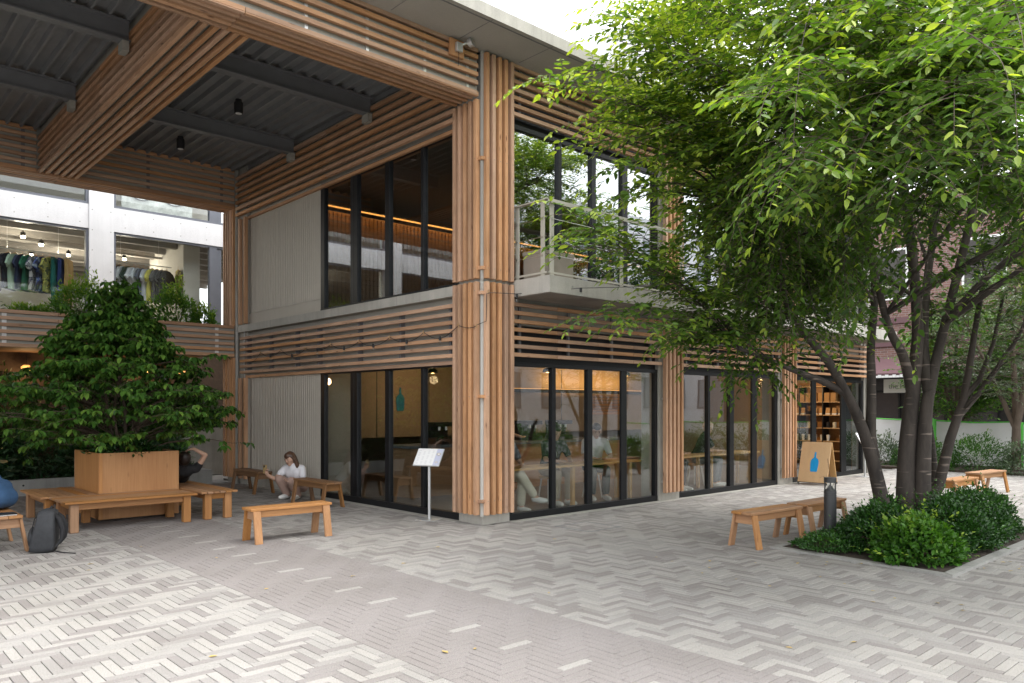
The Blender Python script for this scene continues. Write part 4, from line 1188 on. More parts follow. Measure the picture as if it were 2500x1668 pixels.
# crouching woman with a phone
wd = -0.95*FW + -0.30*RTV
Jw = dict(head=(0.02,0.13,0.705), neck=(0.0,0.075,0.585), chest=(0,0.03,0.47), pelvis=(0,-0.13,0.22), sr=(0.165,0.04,0.535), sl=(-0.165,0.04,0.535),
          er=(0.26,0.20,0.35), wr=(0.33,0.33,0.43), el=(-0.22,0.08,0.31), wl=(-0.10,0.27,0.33), hr=(0.09,-0.10,0.20), hl=(-0.09,-0.10,0.20),
          kr=(0.14,0.26,0.36), kl=(-0.10,0.27,0.33), ar=(0.12,0.06,0.085), al=(-0.11,0.08,0.085), tr=(0.13,0.20,0.045), tl=(-0.12,0.22,0.045))
Jw['h_r'] = (V(0.1,0.25,0.95), V(-0.9,0.1,0.1), 0.75)
wom = person(facing((6.36, 12.50), wd), 'crouching woman in white T-shirt with long brown hair holding up a phone', Jw, m_tee_white, m_beige, m_hair_brown, hair='long', sleeve=0.55, shoes=m_shoe_white, face=(0.22,0.93,-0.25), voxel=0.008)
Mw = WM[wom.name]
ph = thing('phone', tuple((Mw @ V(0.345,0.375,0.535))), 'gold and black phone held up by the crouching woman', 'phone', rz=math.atan2(wd.y, wd.x)-math.pi/2+R(60))
MB().cb((0,0,0),(0.072,0.008,0.148)).local('case', plain('phone_gold', (0.42,0.30,0.14), 0.3, metal=0.6), ph, bevel=0.003)
MB().cb((0.018,0.006,0.048),(0.026,0.004,0.034)).cb((0,-0.0045,0),(0.064,0.001,0.138)).local('camera_and_screen', m_black, ph)
# man in blue on the left bench
bd = -RTV
Jb = dict(head=(0,0.36,1.06), neck=(0,0.27,0.93), chest=(0,0.19,0.80), pelvis=(0,-0.01,0.53), sr=(0.19,0.24,0.87), sl=(-0.19,0.24,0.87), er=(0.24,0.40,0.64), wr=(0.12,0.62,0.62),
          el=(-0.24,0.40,0.64), wl=(-0.12,0.62,0.62), hr=(0.10,0.04,0.50), hl=(-0.10,0.04,0.50), kr=(0.13,0.46,0.48), kl=(-0.13,0.46,0.48), ar=(0.13,0.40,0.09), al=(-0.13,0.42,0.09), tr=(0.14,0.54,0.045), tl=(-0.14,0.56,0.045))
person(facing((1.71, 10.615), bd), 'man in dark blue shirt and black trousers bent forward on the bench with the laptop', Jb, m_denim, m_blackc, m_hair_dark, sleeve=1.8, shoes=m_black_paint, face=(0,0.9,-0.3), extra=[(V(0.075,-0.025,0.545),0.120,V(-0.075,-0.025,0.545),0.120),(V(0.07,0.03,0.65),0.115,V(-0.07,0.03,0.65),0.115)])
# person reclining behind the planter, one arm over the head
Jr = dict(head=(0.0,-0.02,0.80), neck=(0,0.03,0.70), chest=(0,0.10,0.62), pelvis=(0,0.42,0.50), sr=(0.20,0.06,0.63), sl=(-0.175,0.06,0.655), er=(0.31,-0.05,0.85), wr=(0.13,-0.06,0.955),
          el=(-0.26,0.22,0.52), wl=(-0.10,0.36,0.56), hr=(0.1,0.46,0.49), hl=(-0.1,0.46,0.49), kr=(0.12,0.90,0.52), kl=(-0.12,0.90,0.52), ar=(0.12,1.02,0.09), al=(-0.12,1.02,0.09), tr=(0.13,1.16,0.045), tl=(-0.13,1.16,0.045))
Jr['h_r'] = (V(-0.9,-0.05,-0.15), V(0,0,-1), 0.35)
person(facing((4.36, 12.22), (0.12, 1.0)), 'person in black T-shirt resting behind the planter box with one arm over the head', Jr, m_blackc, m_blackc, m_hair_dark, sleeve=0.30, shoes=m_black_paint, face=(0,0.9,0.3))

def seated(loc, d, label, shirt, trousers, hair_mat, hair='short', lean=0.12, shoes=m_shoe_white, seat=0.46, sleeve=0.7, skin_mat=None, cross=False, group=None, wrist=0.70):
    s = seat
    J = dict(head=(0,lean+0.05,s+0.73), neck=(0,lean,s+0.60), chest=(0,lean*0.8,s+0.47), pelvis=(0,0,s+0.12), sr=(0.18,lean*0.9,s+0.54), sl=(-0.18,lean*0.9,s+0.54), er=(0.24,lean+0.10,s+0.29), wr=(0.10,lean+0.32,wrist+0.03),
             el=(-0.24,lean+0.10,s+0.29), wl=(-0.10,lean+0.32,wrist+0.03), hr=(0.10,0.03,s+0.10), hl=(-0.10,0.03,s+0.10), kr=(0.12,0.44,s+0.07), kl=(-0.12,0.44,s+0.07), ar=(0.12,0.40,0.09), al=(-0.12,0.40,0.09), tr=(0.13,0.54,0.05), tl=(-0.13,0.54,0.05))
    if cross:
        J.update(kr=(-0.05,0.46,s+0.14), ar=(-0.26,0.58,0.24), tr=(-0.31,0.72,0.20))
    p = person(facing(loc, d), label, J, shirt, trousers, hair_mat, hair=hair, shoes=shoes, sleeve=sleeve, face=(0,0.85,-0.45), voxel=0.013, skin_mat=skin_mat, leg_end=0.85, group=group)
    st = thing('stool', (loc[0], loc[1], 0.012), 'round wooden stool under the ' + label.split(' at ')[0].split(' with ')[0], 'stool', 'cafe stools')
    MB().lathe([(0.15,s-0.055),(0.16,s-0.045),(0.16,s-0.02),(0.15,s-0.013)], n=18).local('seat', m_oak, st)
    for a in range(4):
        c, sn = math.cos(a*math.pi/2+0.78), math.sin(a*math.pi/2+0.78)
        MB().cyl((0.11*c,0.11*sn,s-0.055),(0.17*c,0.17*sn,0.0),0.014,0.012,n=8).local('leg', m_white, st)
    return p
seated((7.95, 8.93), (-0.10,-1), 'customer in cream jeans and white sneakers at the window counter', m_grey_c, m_cream, m_hair_dark, 'long', cross=True)
seated((9.15, 9.05), (-0.2,-1), 'customer in dark green top at the window counter holding a drink', m_green_ap, m_sand, m_hair_dark, 'bun', lean=0.18)
seated((10.25, 9.05), (-0.5,-0.8), 'customer in white T-shirt and dark apron at the window counter', m_tee_white, m_green_ap, m_hair_dark, lean=0.2)
seated((12.15, 9.0), (0.2,-1), 'dark haired customer in grey shirt at the second window counter', m_grey_c, m_blackc, m_hair_dark, lean=0.16)
seated((13.35, 9.0), (0.35,-1), 'bald customer in charcoal shirt at the second window counter', m_blackc, m_grey_c, m_skin, lean=0.2)
Jst = dict(head=(0,0.05,1.60), neck=(0,0.02,1.46), chest=(0,0,1.30), pelvis=(0,-0.01,0.93), sr=(0.18,0.01,1.39), sl=(-0.18,0.01,1.39), er=(0.22,0.06,1.12), wr=(0.12,0.28,1.06), el=(-0.22,0.06,1.12), wl=(-0.12,0.28,1.06),
           hr=(0.09,0,0.90), hl=(-0.09,0,0.90), kr=(0.10,0.02,0.49), kl=(-0.10,0.02,0.49), ar=(0.10,-0.01,0.09), al=(-0.10,-0.01,0.09), tr=(0.11,0.13,0.045), tl=(-0.11,0.13,0.045))
person(facing((9.55, 10.6), (0.8,-0.45)), 'barista in beige T-shirt standing behind the seated customers', Jst, m_sand, m_green_ap, m_hair_dark, shoes=m_black_paint, voxel=0.013, face=(0,0.9,-0.35))
person(T(0,0,3.10) @ facing((3.02, 20.3), (0.1,1)), 'shop visitor in black shirt seen from behind beside the dark clothes rail', Jst, m_blackc, m_grey_c, m_hair_dark, shoes=m_black_paint, voxel=0.013, sleeve=1.7)

# ================================================================ small things outside
# backpack
bp = thing('backpack', (1.99, 9.84, 0), 'dark grey backpack standing open-strapped on the paving beside the bench', 'backpack', rz=R(-112))
m_pack = plain('pack_fabric', (0.030,0.032,0.036), 0.75, var=0.18, nscale=25, bump=0.3, bscale=120)
me = MB()
bm = bmesh.new(); bmesh.ops.create_cube(bm, size=1.0); bmesh.ops.subdivide_edges(bm, edges=bm.edges, cuts=7, use_grid_fill=True)
for v in bm.verts:
    x, y, z = v.co
    n = Vector((x, y, z)).normalized()*0.62
    q = Vector((x, y, z)).lerp(n, 0.32)
    taper = 1.0 - 0.75*max(0, q.z)**1.5
    q = Vector((q.x*0.34*taper, q.y*0.25*(1.0 - 0.55*(q.z+0.5)*0.6), (q.z+0.5)*0.46))
    q.y += 0.05*(q.z/0.46)
    q += Vector((mnoise.noise(q*9), mnoise.noise(q*9+Vector((5,1,2))), 0))*0.012
    if q.z < 0.02: q.z = max(0.0, q.z)
    v.co = q
pm_ = bpy.data.meshes.new('main_body'); bm.to_mesh(pm_); bm.free(); pm_.materials.append(m_pack); pm_.polygons.foreach_set('use_smooth', [True]*len(pm_.polygons))
mk('main_body', pm_, bp, WM[bp.name])
MB().tube([(-0.02,0.07,0.45),(-0.05,0.075,0.475),(0,0.08,0.49),(0.05,0.075,0.475),(0.03,0.07,0.45)], 0.013, 8).local('top_handle', m_blackc, bp, smooth=True)
for s in (-1, 1):
    pts = [(s*0.06,0.10,0.43),(s*0.075,0.165,0.36),(s*0.085,0.20,0.25),(s*0.09,0.19,0.14),(s*0.11,0.14,0.06)]
    MB().tube(pts, [0.02,0.03,0.03,0.024,0.012], 8).local('shoulder_strap', m_blackc, bp, smooth=True)
pk = bmesh.new(); bmesh.ops.create_uvsphere(pk, u_segments=14, v_segments=9, radius=1.0)
for v in pk.verts: v.co = Vector((v.co.x*0.115, -0.10+v.co.y*0.05, 0.15+v.co.z*0.125))
pkm = bpy.data.meshes.new('front_pocket'); pk.to_mesh(pkm); pk.free(); pkm.materials.append(m_pack); pkm.polygons.foreach_set('use_smooth', [True]*len(pkm.polygons)); mk('front_pocket', pkm, bp, WM[bp.name])
MB().tube([(-0.09,-0.09,0.08),(-0.10,-0.095,0.25),(-0.05,-0.075,0.37),(0.05,-0.075,0.37),(0.10,-0.095,0.25),(0.09,-0.09,0.08)], 0.005, 6).tube([(-0.115,-0.03,0.06),(-0.125,-0.02,0.25),(-0.06,0.0,0.41),(0.06,0.0,0.41),(0.125,-0.02,0.25),(0.115,-0.03,0.06)], 0.005, 6).local('zip', m_blackc, bp)
MB().tube([(0.10,0.13,0.012),(0.18,0.20,0.006),(0.26,0.30,0.006),(0.30,0.36,0.006)], 0.006, 6).local('loose_strap', m_blackc, bp)
# laptop
lp = thing('laptop', (1.64, 10.02, 0.41), 'closed silver and black laptop lying on the end of the bench', 'laptop', rz=R(4))
MB().cb((0,0,0.006),(0.23,0.16,0.011)).local('base', m_silver, lp, bevel=0.003)
MB().cb((0,0,0.018),(0.235,0.165,0.012)).local('lid', m_black, lp, bevel=0.003)
# menu stands
def menu_stand(loc, rz, label, plainface):
    ms = thing('menu_stand', loc, label, 'menu stand', 'menu stands', rz=rz)
    MB().box((-0.15,-0.15,0),(0.15,0.15,0.006)).local('base_plate', m_silver, ms)
    MB().box((-0.016,-0.016,0.006),(0.016,0.016,0.80)).local('post', m_silver, ms, bevel=0.004)
    Mt = T(0,-0.02,0.885) @ RX(R(-38))
    fr = MB().box((-0.21,-0.009,-0.15),(0.21,0.009,0.15), Mt).local('frame', m_silver, ms, bevel=0.004)
    MB().box((-0.20,-0.0105,-0.14),(0.20,-0.009,0.14), Mt).local('menu_sheet', m_white, ms)
    if not plainface:
        MB().box((0.105,-0.0118,-0.138),(0.198,-0.0105,0.138), Mt).local('photo_strip', plain('menu_lavender', (0.50,0.52,0.64), 0.5, var=0.03), ms)
        for zc, r in ((0.05,0.032),(-0.085,0.02)):
            MB().prism([(r*math.cos(a), r*0.7*math.sin(a)) for a in np.linspace(0, 2*math.pi, 16, endpoint=False)], 0.002, Mt @ T(0.15,-0.0118,zc) @ RX(R(90))).local('dish_picture', plain('dish%d' % int(r*1000), (0.40,0.33,0.22), 0.5, var=0.3, nscale=60), ms)
            MB().prism([(r*0.6*math.cos(a), r*0.4*math.sin(a)) for a in np.linspace(0, 2*math.pi, 12, endpoint=False)], 0.003, Mt @ T(0.15,-0.0118,zc) @ RX(R(90))).local('dish_rim', m_white, ms)
        tl = MB()
        for cx in (-0.17, -0.10, -0.03, 0.04):
            for i in range(14):
                if (i*7+int(cx*100)) % 5 == 0: continue
                tl.box((cx,-0.0112,0.105-i*0.017),(cx+0.03+0.02*((i*3)%3)/2,-0.0105,0.108-i*0.017), Mt)
        tl.local('print', plain('menu_print', (0.45,0.45,0.47), 0.6), ms, kind='stuff')
    return ms
menu_stand((6.585, 8.885, 0), YAW-R(90)-R(22), 'silver menu stand with dish photos in front of the passage doors', False)
menu_stand((18.0, 7.58, 0), YAW-R(90)+R(18), 'plain white menu stand by the far end of the cafe', True)
# A-board
BOT = [(-0.105,0.0),(0.105,0.0),(0.118,0.03),(0.14,0.28),(0.135,0.36),(0.10,0.43),(0.045,0.465),(0.032,0.50),(0.028,0.66),(-0.028,0.66),(-0.032,0.50),(-0.045,0.465),(-0.10,0.43),(-0.135,0.36),(-0.14,0.28),(-0.118,0.03)]
ab = thing('sandwich_board', (15.42, 7.46, 0), 'light oak sandwich board with blue bottle emblem outside the open door', 'signboard')
tilt = math.atan2(0.21, 0.80)
for s in (-1, 1):
    Mt = T(s*0.012, 0, 0.875) @ RY(s*-tilt)
    Mp = Mt @ T(0,0,-0.42)
    mb = MB().box((-0.009,-0.31,-0.42),(0.009,0.31,0.42), Mp)
    o = part(mb, 'panel', m_oak, ab, 'Z', 0.002)
    if s == -1:
        sc = 0.62
        MB().prism([(-px*sc, py*sc) for px, py in BOT], 0.0016, Mp @ T(-0.0093,-0.005,-0.20) @ RZ(R(90)) @ RX(R(90)) @ RY(R(180))).local('bottle_emblem', m_blue_print, ab)
    fm = MB().box((-0.008,-0.31,-0.46),(0.008,-0.295,-0.42), Mp).box((-0.008,0.295,-0.46),(0.008,0.31,-0.42), Mp).box((-0.008,-0.30,-0.432),(0.008,0.30,-0.4205), Mp)
    for yy in (-0.28, 0.28):
        a = Mp @ V(0, yy, -0.42); fm.cyl(a, (a.x + s*0.012, a.y, 0.0), 0.008, n=6)
    fm.local('frame_foot', m_black, ab)
# bollard light
bo = thing('bollard_light', (9.03, 4.21, 0.0), 'dark grey cylindrical bollard light at the corner of the planting bed', 'bollard')
MB().lathe([(0.071,0.0),(0.071,0.56),(0.067,0.563),(0.067,0.567),(0.071,0.57),(0.071,0.605)], n=28).local('post', m_bollard, bo)
MB().lathe([(0.066,0.605),(0.050,0.62),(0.006,0.675)], n=28).local('reflector_cone', m_bollard, bo)
MB().lathe([(0.064,0.606),(0.064,0.702)], n=28).local('lens', m_clear, bo)
MB().lathe([(0.071,0.702),(0.071,0.755),(0.066,0.762)], n=28).local('cap', m_bollard, bo)
for a in (0.4, 2.5, 4.6):
    c, s = math.cos(a), math.sin(a); MB().cb((0.067*c,0.067*s,0.655),(0.012,0.012,0.1)).local('fin', m_bollard, bo)
# emergency spotlight on the canopy beam
sp = thing('wall_spotlight', (6.29, 7.90, 6.27), 'grey spotlight with junction box on a timber plate under the roof edge', 'spotlight')
part(MB().box((-0.115,-0.02,-0.11),(0.115,0.02,0.11)), 'mounting_plate', m_slat, sp, 'Z')
MB().box((-0.045,-0.075,-0.06),(0.055,-0.021,0.06)).local('junction_box', m_silver, sp, bevel=0.008)
MB().tube([(0.03,-0.06,0.03),(0.08,-0.09,0.06),(0.12,-0.10,0.07)], 0.014, 8).local('arm', m_silver, sp)
MB().lathe([(0.02,0.0),(0.05,0.015),(0.062,0.06),(0.065,0.075),(0.058,0.076)], n=20).local('head', m_silver, sp).matrix_local = T(0.13,-0.07,0.07) @ RZ(R(25)) @ RX(R(72))
MB().tube([(0.0,-0.05,-0.06),(0.0,-0.05,-0.16),(0.004,-0.03,-0.24)], 0.004, 5).local('cable', m_black, sp)

# string lights
m_bulb_off = glass('bulb_glass', ior=1.5)
def string_light(name_label, pts, bulbs, hooks):
    s = thing('string_light', pts[0], name_label, 'string light')
    MB().tube(pts, 0.005, 6).obj('wire', m_rubber, s)
    for b in bulbs:
        x, y, z = b
        h = MB().cyl((x,y,z+0.005),(x,y,z-0.055),0.018,n=10).obj('socket', m_rubber, s)
        MB().lathe([(0.012,-0.055),(0.022,-0.085),(0.021,-0.105),(0.008,-0.122)], (x,y,z), n=12).obj('bulb', m_bulb_off, s, smooth=True)
    for x, y, z in hooks:
        MB().tube([(x,y,z-0.03),(x-0.01,y+0.01,z+0.015),(x-0.005,y-0.01,z+0.03),(x,y,z-0.02)], 0.004, 5).obj('rope_tie', m_hang, s)
LS = [('b',15.135,2.477),('h',14.601,2.675),('b',14.181,2.588),('h',13.721,2.681),('b',13.292,2.544),('h',12.759,2.653),('b',12.336,2.605),('h',11.862,2.677),('b',11.425,2.579),('h',10.942,2.678),('b',10.528,2.572),('h',10.055,2.68),('b',9.612,2.58),('h',9.172,2.691),('b',8.791,2.577),('h',8.335,2.725),('h',7.943,2.685)]
pts = [(6.70,y,z) for _, y, z in LS]
dense = []
for a, b in zip(pts[:-1], pts[1:]):
    for t in np.linspace(0, 1, 6, endpoint=False): dense.append((6.695, a[1]+(b[1]-a[1])*t, a[2]+(b[2]-a[2])*t - 0.03*math.sin(math.pi*t)))
dense = [(6.70 if y > 8.6 else 6.675, y, z) for _, y, z in dense] + [(6.675,7.95,2.69)]
string_light('black string lights swagged along the passage slats to the corner column', dense, [(6.70,y,z+0.03) for t,y,z in LS if t == 'b'][1:], [(6.69 if y > 8.6 else 6.675,y,z) for t,y,z in LS if t == 'h'])
rs = [(6.675,7.95,2.70),(6.76,7.85,2.75),(6.765,7.85,3.0),(6.77,7.855,3.12),(6.85,7.85,3.14),(7.27,7.80,3.16),(7.81,7.10,3.217),(8.7,6.95,3.31),(9.7,6.6,3.40),(10.6,5.8,3.55),(10.4,4.6,3.8),(10.2,3.8,3.9)]
string_light('black string light cable strung from the corner column past the balcony to the tree', rs, [(7.27,7.80,3.16),(7.81,7.10,3.217),(9.3,6.73,3.37),(10.4,5.98,3.51)], [(6.81,7.86,3.15)])

# ================================================================ inside the cafe
ct = thing('window_counter', (9.0, 8.62, 0.012), 'long timber counter inside the corner bay windows', 'counter')
part(MB().box((-1.6,-0.27,0.64),(1.75,0.22,0.672)), 'top', m_oak, ct)
for x in (-1.4, 0.1, 1.55):
    part(MB().box((x-0.03,-0.2,0),(x+0.03,-0.14,0.64)), 'leg', m_oak, ct, 'Z'); part(MB().box((x-0.03,0.1,0),(x+0.03,0.16,0.64)), 'leg', m_oak, ct, 'Z')
c2 = copy_tree(ct, T(12.95, 8.62, 0.012), 'long timber counter inside the middle bay windows')
lpi = thing('notebook_computer', (7.72, 8.66, 0.684), 'open grey laptop seen from behind on the window counter', 'laptop')
MB().cb((0,0.0,0.008),(0.32,0.22,0.014)).local('keyboard', m_silver, lpi)
MB().box((-0.16,-0.115,0.015),(0.16,-0.105,0.24)).local('screen', m_grey_c, lpi)
dk = thing('iced_drink', (8.95, 8.64, 0.684), 'plastic cup of dark iced drink with straw on the window counter', 'drink')
MB().lathe([(0.028,0.0),(0.036,0.10),(0.036,0.105)], n=14).local('cup', plain('coffee', (0.05,0.025,0.012), 0.2), dk); MB().cyl((0,0,0.05),(-0.03,0,0.2),0.004,n=6).local('straw', m_white, dk)
bar_ = thing('service_counter', (10.0, 11.4, 0.012), 'long timber service counter in front of the emblem wall', 'counter')
MB().box((-2.2,-0.35,0),(3.6,0.35,0.86)).local('front', m_plywood, bar_); MB().box((-2.25,-0.4,0.86),(3.65,0.4,0.91)).local('worktop', m_grey_c, bar_)
for i, x in enumerate((-1.3, -0.4, 1.0, 1.9)):
    eq = thing('coffee_machine', (10.0+x, 11.45, 0.922), 'dark coffee machine on the service counter, ' + ('first from the passage glass', 'second from the passage glass', 'third from the passage glass', 'fourth from the passage glass')[i], 'coffee machine', 'coffee machines')
    MB().box((-0.22,-0.2,0.0),(0.22,0.2,0.09)).box((-0.2,-0.02,0.09),(0.2,0.2,0.32)).box((-0.22,-0.2,0.32),(0.22,0.2,0.40)).local('body', m_black, eq, bevel=0.008)
    MB().cyl((-0.08,-0.12,0.32),(-0.08,-0.12,0.25),0.025,n=10).cyl((0.08,-0.12,0.32),(0.08,-0.12,0.25),0.025,n=10).local('group_head', m_steel, eq)
em = thing('wall_emblem', (8.90, 12.99, 1.52), 'teal bottle emblem on the cafe back wall seen through the passage doors', 'emblem')
MB().prism([(px*0.72, py*0.72) for px, py in BOT], 0.004, RX(R(90))).local('bottle_shape', m_teal_print, em)
mn = thing('menu_slat_board', (15.1, 12.93, 1.4), 'lit orange-brown slatted board on the cafe back wall', 'board')
for i in range(7): part(MB().box((-0.62,-0.02,0.01+i*0.074),(0.62,0.02,0.066+i*0.074)), 'slat', m_plywood, mn)
lb_ = thing('linear_wall_lamp', (13.5, 12.55, 2.02), 'black linear lamp washing the cafe back wall with orange light', 'lamp')
MB().box((-2.6,-0.05,-0.09),(3.3,0.05,-0.01)).local('housing', m_black, lb_)
MB().box((-2.4,0.0,-0.01),(3.2,0.04,0.0)).local('tube', m_warm_bulb, lb_)
ld = bpy.data.lights.new('linear_light', 'AREA'); ld.shape = 'RECTANGLE'; ld.size = 3.0; ld.size_y = 0.1; ld.energy = 10; ld.color = (1, 0.58, 0.22)
mk('light', ld, lb_, T(14.4, 12.62, 2.06) @ RX(R(150)))
for i, (x, y) in enumerate(((8.9,11.9),(10.3,10.2),(12.6,10.2),(17.0,9.6))):
    pd = thing('pendant_lamp', (x, y, 2.25), 'small warm pendant lamp over the ' + ('service counter by the emblem', 'corner window tables', 'middle window tables', 'goods shelf')[i], 'lamp', 'cafe pendant lamps')
    MB().lathe([(0.10,0.0),(0.09,0.05),(0.03,0.10),(0.012,0.12)], n=16).local('shade', m_black, pd, smooth=True)
    MB().lathe([(0.03,-0.005),(0.045,0.02),(0.02,0.05)], n=12).local('bulb', m_warm_bulb, pd, smooth=True)
    MB().cyl((0,0,0.12),(0,0,0.61),0.004,n=5).local('cord', m_black, pd)
    ld = bpy.data.lights.new('pendant_light', 'POINT'); ld.energy = (10, 7, 7, 30)[i]; ld.color = (1, 0.66, 0.34); ld.shadow_soft_size = 0.08
    mk('light', ld, pd, T(x, y, 2.12))
# upper floor strip light
st_ = thing('strip_light', (8.0, 13.12, 5.42), 'glowing orange strip light along the upper timber wall', 'lamp')
MB().box((-0.9,0,-0.012),(10.5,0.03,0.012)).local('tube', m_warm_bulb, st_)
ld = bpy.data.lights.new('strip_light', 'AREA'); ld.shape = 'RECTANGLE'; ld.size = 8.0; ld.size_y = 0.05; ld.energy = 7; ld.color = (1, 0.48, 0.14)
mk('light', ld, st_, T(11.2, 13.02, 5.42) @ RX(R(12)))
# goods shelf on the end wall
sf = thing('goods_shelf', (18.62, 9.1, 0.012), 'lit timber shelf of cups and coffee bags inside the open door', 'shelf')
for z in (0.28, 0.52, 0.76, 1.08, 1.40, 1.72, 2.10): part(MB().box((-0.16,-0.85,z-0.02),(0.16,0.85,z)), 'shelf_board', m_oak, sf, 'Y', 0.002)
MB().box((0.165,-0.87,0.0),(0.19,0.87,2.2)).local('back_panel', m_walnut, sf)
for y in (-0.86, -0.3, 0.3, 0.86): MB().box((-0.16,y-0.012,0.0),(0.16,y+0.012,2.12)).local('upright', m_black, sf)
gi = 0
gcol = {'bag': plain('kraft_bag', (0.50,0.30,0.13), 0.7), 'box': plain('card_box', (0.44,0.25,0.10), 0.7)}
LET = ('top', 'second', 'third', 'fourth')
for si, z in enumerate((1.72, 1.40, 1.08, 0.76)):
    for j, y in enumerate(np.arange(-0.72, 0.75, 0.16)):
        if (si*3 + j*5) % 7 == 0: continue
        kind = ('box', 'bag', 'tin', 'cup')[si]
        lab = {'box': 'brown card box', 'bag': 'kraft coffee bag with white base', 'tin': 'small coffee carton or tin', 'cup': 'white takeaway tumbler'}[kind] + ' on the ' + LET[si] + ' board of the goods shelf'
        t = thing('shelf_item', (18.55, 9.1+y, z+0.012), lab, 'goods', 'goods on the ' + LET[si] + ' board')
        if kind == 'box': MB().cb((0,0,0.11),(0.15,0.13,0.22)).local('carton', gcol['box'], t, bevel=0.004)
        elif kind == 'bag':
            MB().add([(-0.03,-0.05,0.04),(0.03,-0.05,0.04),(0.03,0.05,0.04),(-0.03,0.05,0.04),(-0.012,-0.05,0.17),(0.012,-0.05,0.17),(0.012,0.05,0.17),(-0.012,0.05,0.17)], [(3,2,1,0),(4,5,6,7),(0,1,5,4),(1,2,6,5),(2,3,7,6),(3,0,4,7)]).local('bag', gcol['bag'], t)
            MB().cb((0,0,0.02),(0.066,0.104,0.04)).local('base', m_white, t)
        elif kind == 'tin':
            MB().cb((0,0,0.07),(0.06,0.07,0.14)).local('carton', m_cream if j % 2 else m_blackc, t, bevel=0.003)
        else: MB().lathe([(0.03,0.0),(0.04,0.13),(0.042,0.14),(0.03,0.15)], n=14).local('tumbler', m_white, t)
# beige box planter on the balcony
bx = thing('balcony_planter', (7.78, 7.72, 3.357), 'beige metal planter box at the corner end of the balcony', 'planter')
m_bxp = plain('planter_beige', (0.27,0.235,0.195), 0.6)
MB().box((-0.30,-0.2,0),(0.34,0.17,0.40)).local('box', m_bxp, bx, bevel=0.006); MB().box((-0.31,-0.21,0.36),(0.35,0.18,0.41)).local('rim', m_bxp, bx, bevel=0.004)
# ================================================================ vegetation
def bark_mat(name, c1, c2, band=True):
    m, nt, p, out = nmat(name); L = nt.links
    mp = coords(nt, 'Object', (7, 7, 2.0)); n1 = nn(nt, 'ShaderNodeTexNoise', Scale=1.0, Detail=6.0, Roughness=0.65); L.new(mp.outputs[0], n1.inputs['Vector'])
    r = ramp(nt, [(0.3, c1), (0.7, c2)]); L.new(n1.outputs['Fac'], r.inputs[0]); col = r.outputs[0]
    mpb = coords(nt, 'Object', (3.0, 3.0, 26.0)); n2 = nn(nt, 'ShaderNodeTexNoise', Scale=1.0, Detail=3.0, Roughness=0.5); L.new(mpb.outputs[0], n2.inputs['Vector'])
    if band:
        rb = ramp(nt, [(0.62, (0,0,0)), (0.70, (1,1,1))]); L.new(n2.outputs['Fac'], rb.inputs[0])
        mx = nn(nt, 'ShaderNodeMixRGB'); mx.inputs[2].default_value = (c2[0]*2.6, c2[1]*2.6, c2[2]*2.6, 1)
        L.new(rb.outputs[0], mx.inputs[0]); L.new(col, mx.inputs[1]); col = mx.outputs[0]
    L.new(col, p.inputs['Base Color']); p.inputs['Roughness'].default_value = 0.85
    b = nn(nt, 'ShaderNodeBump', Strength=0.5, Distance=0.012); L.new(n1.outputs['Fac'], b.inputs['Height']); L.new(b.outputs[0], p.inputs['Normal'])
    return m
m_bark = bark_mat('zelkova_bark', (0.026,0.021,0.018), (0.085,0.068,0.057))
m_bark2 = bark_mat('brown_bark', (0.06,0.042,0.030), (0.13,0.095,0.07), False)
m_leaf_z = leafmat('zelkova_leaf', (0.024,0.062,0.013), (0.096,0.182,0.027), (0.390,0.470,0.060), trans=0.48)
m_leaf_d = leafmat('dogwood_leaf', (0.020,0.060,0.013), (0.060,0.145,0.024), (0.165,0.285,0.048), trans=0.28, rough=0.30)
m_leaf_s = leafmat('shrub_leaf', (0.013,0.044,0.010), (0.032,0.100,0.016), (0.095,0.225,0.028), trans=0.25, rough=0.36)
m_leaf_b = leafmat('bright_leaf', (0.025,0.085,0.012), (0.075,0.195,0.020), (0.27,0.38,0.05), trans=0.32)
m_leaf_f = leafmat('fern_leaf', (0.018,0.055,0.020), (0.042,0.110,0.040), (0.15,0.24,0.06), trans=0.2, rough=0.35)
m_leaf_o = leafmat('olive_leaf', (0.05,0.085,0.045), (0.12,0.17,0.10), (0.26,0.31,0.22), trans=0.2)
m_leaf_r = leafmat('round_leaf', (0.035,0.075,0.04), (0.09,0.155,0.085), (0.16,0.24,0.14), trans=0.15, rough=0.4)

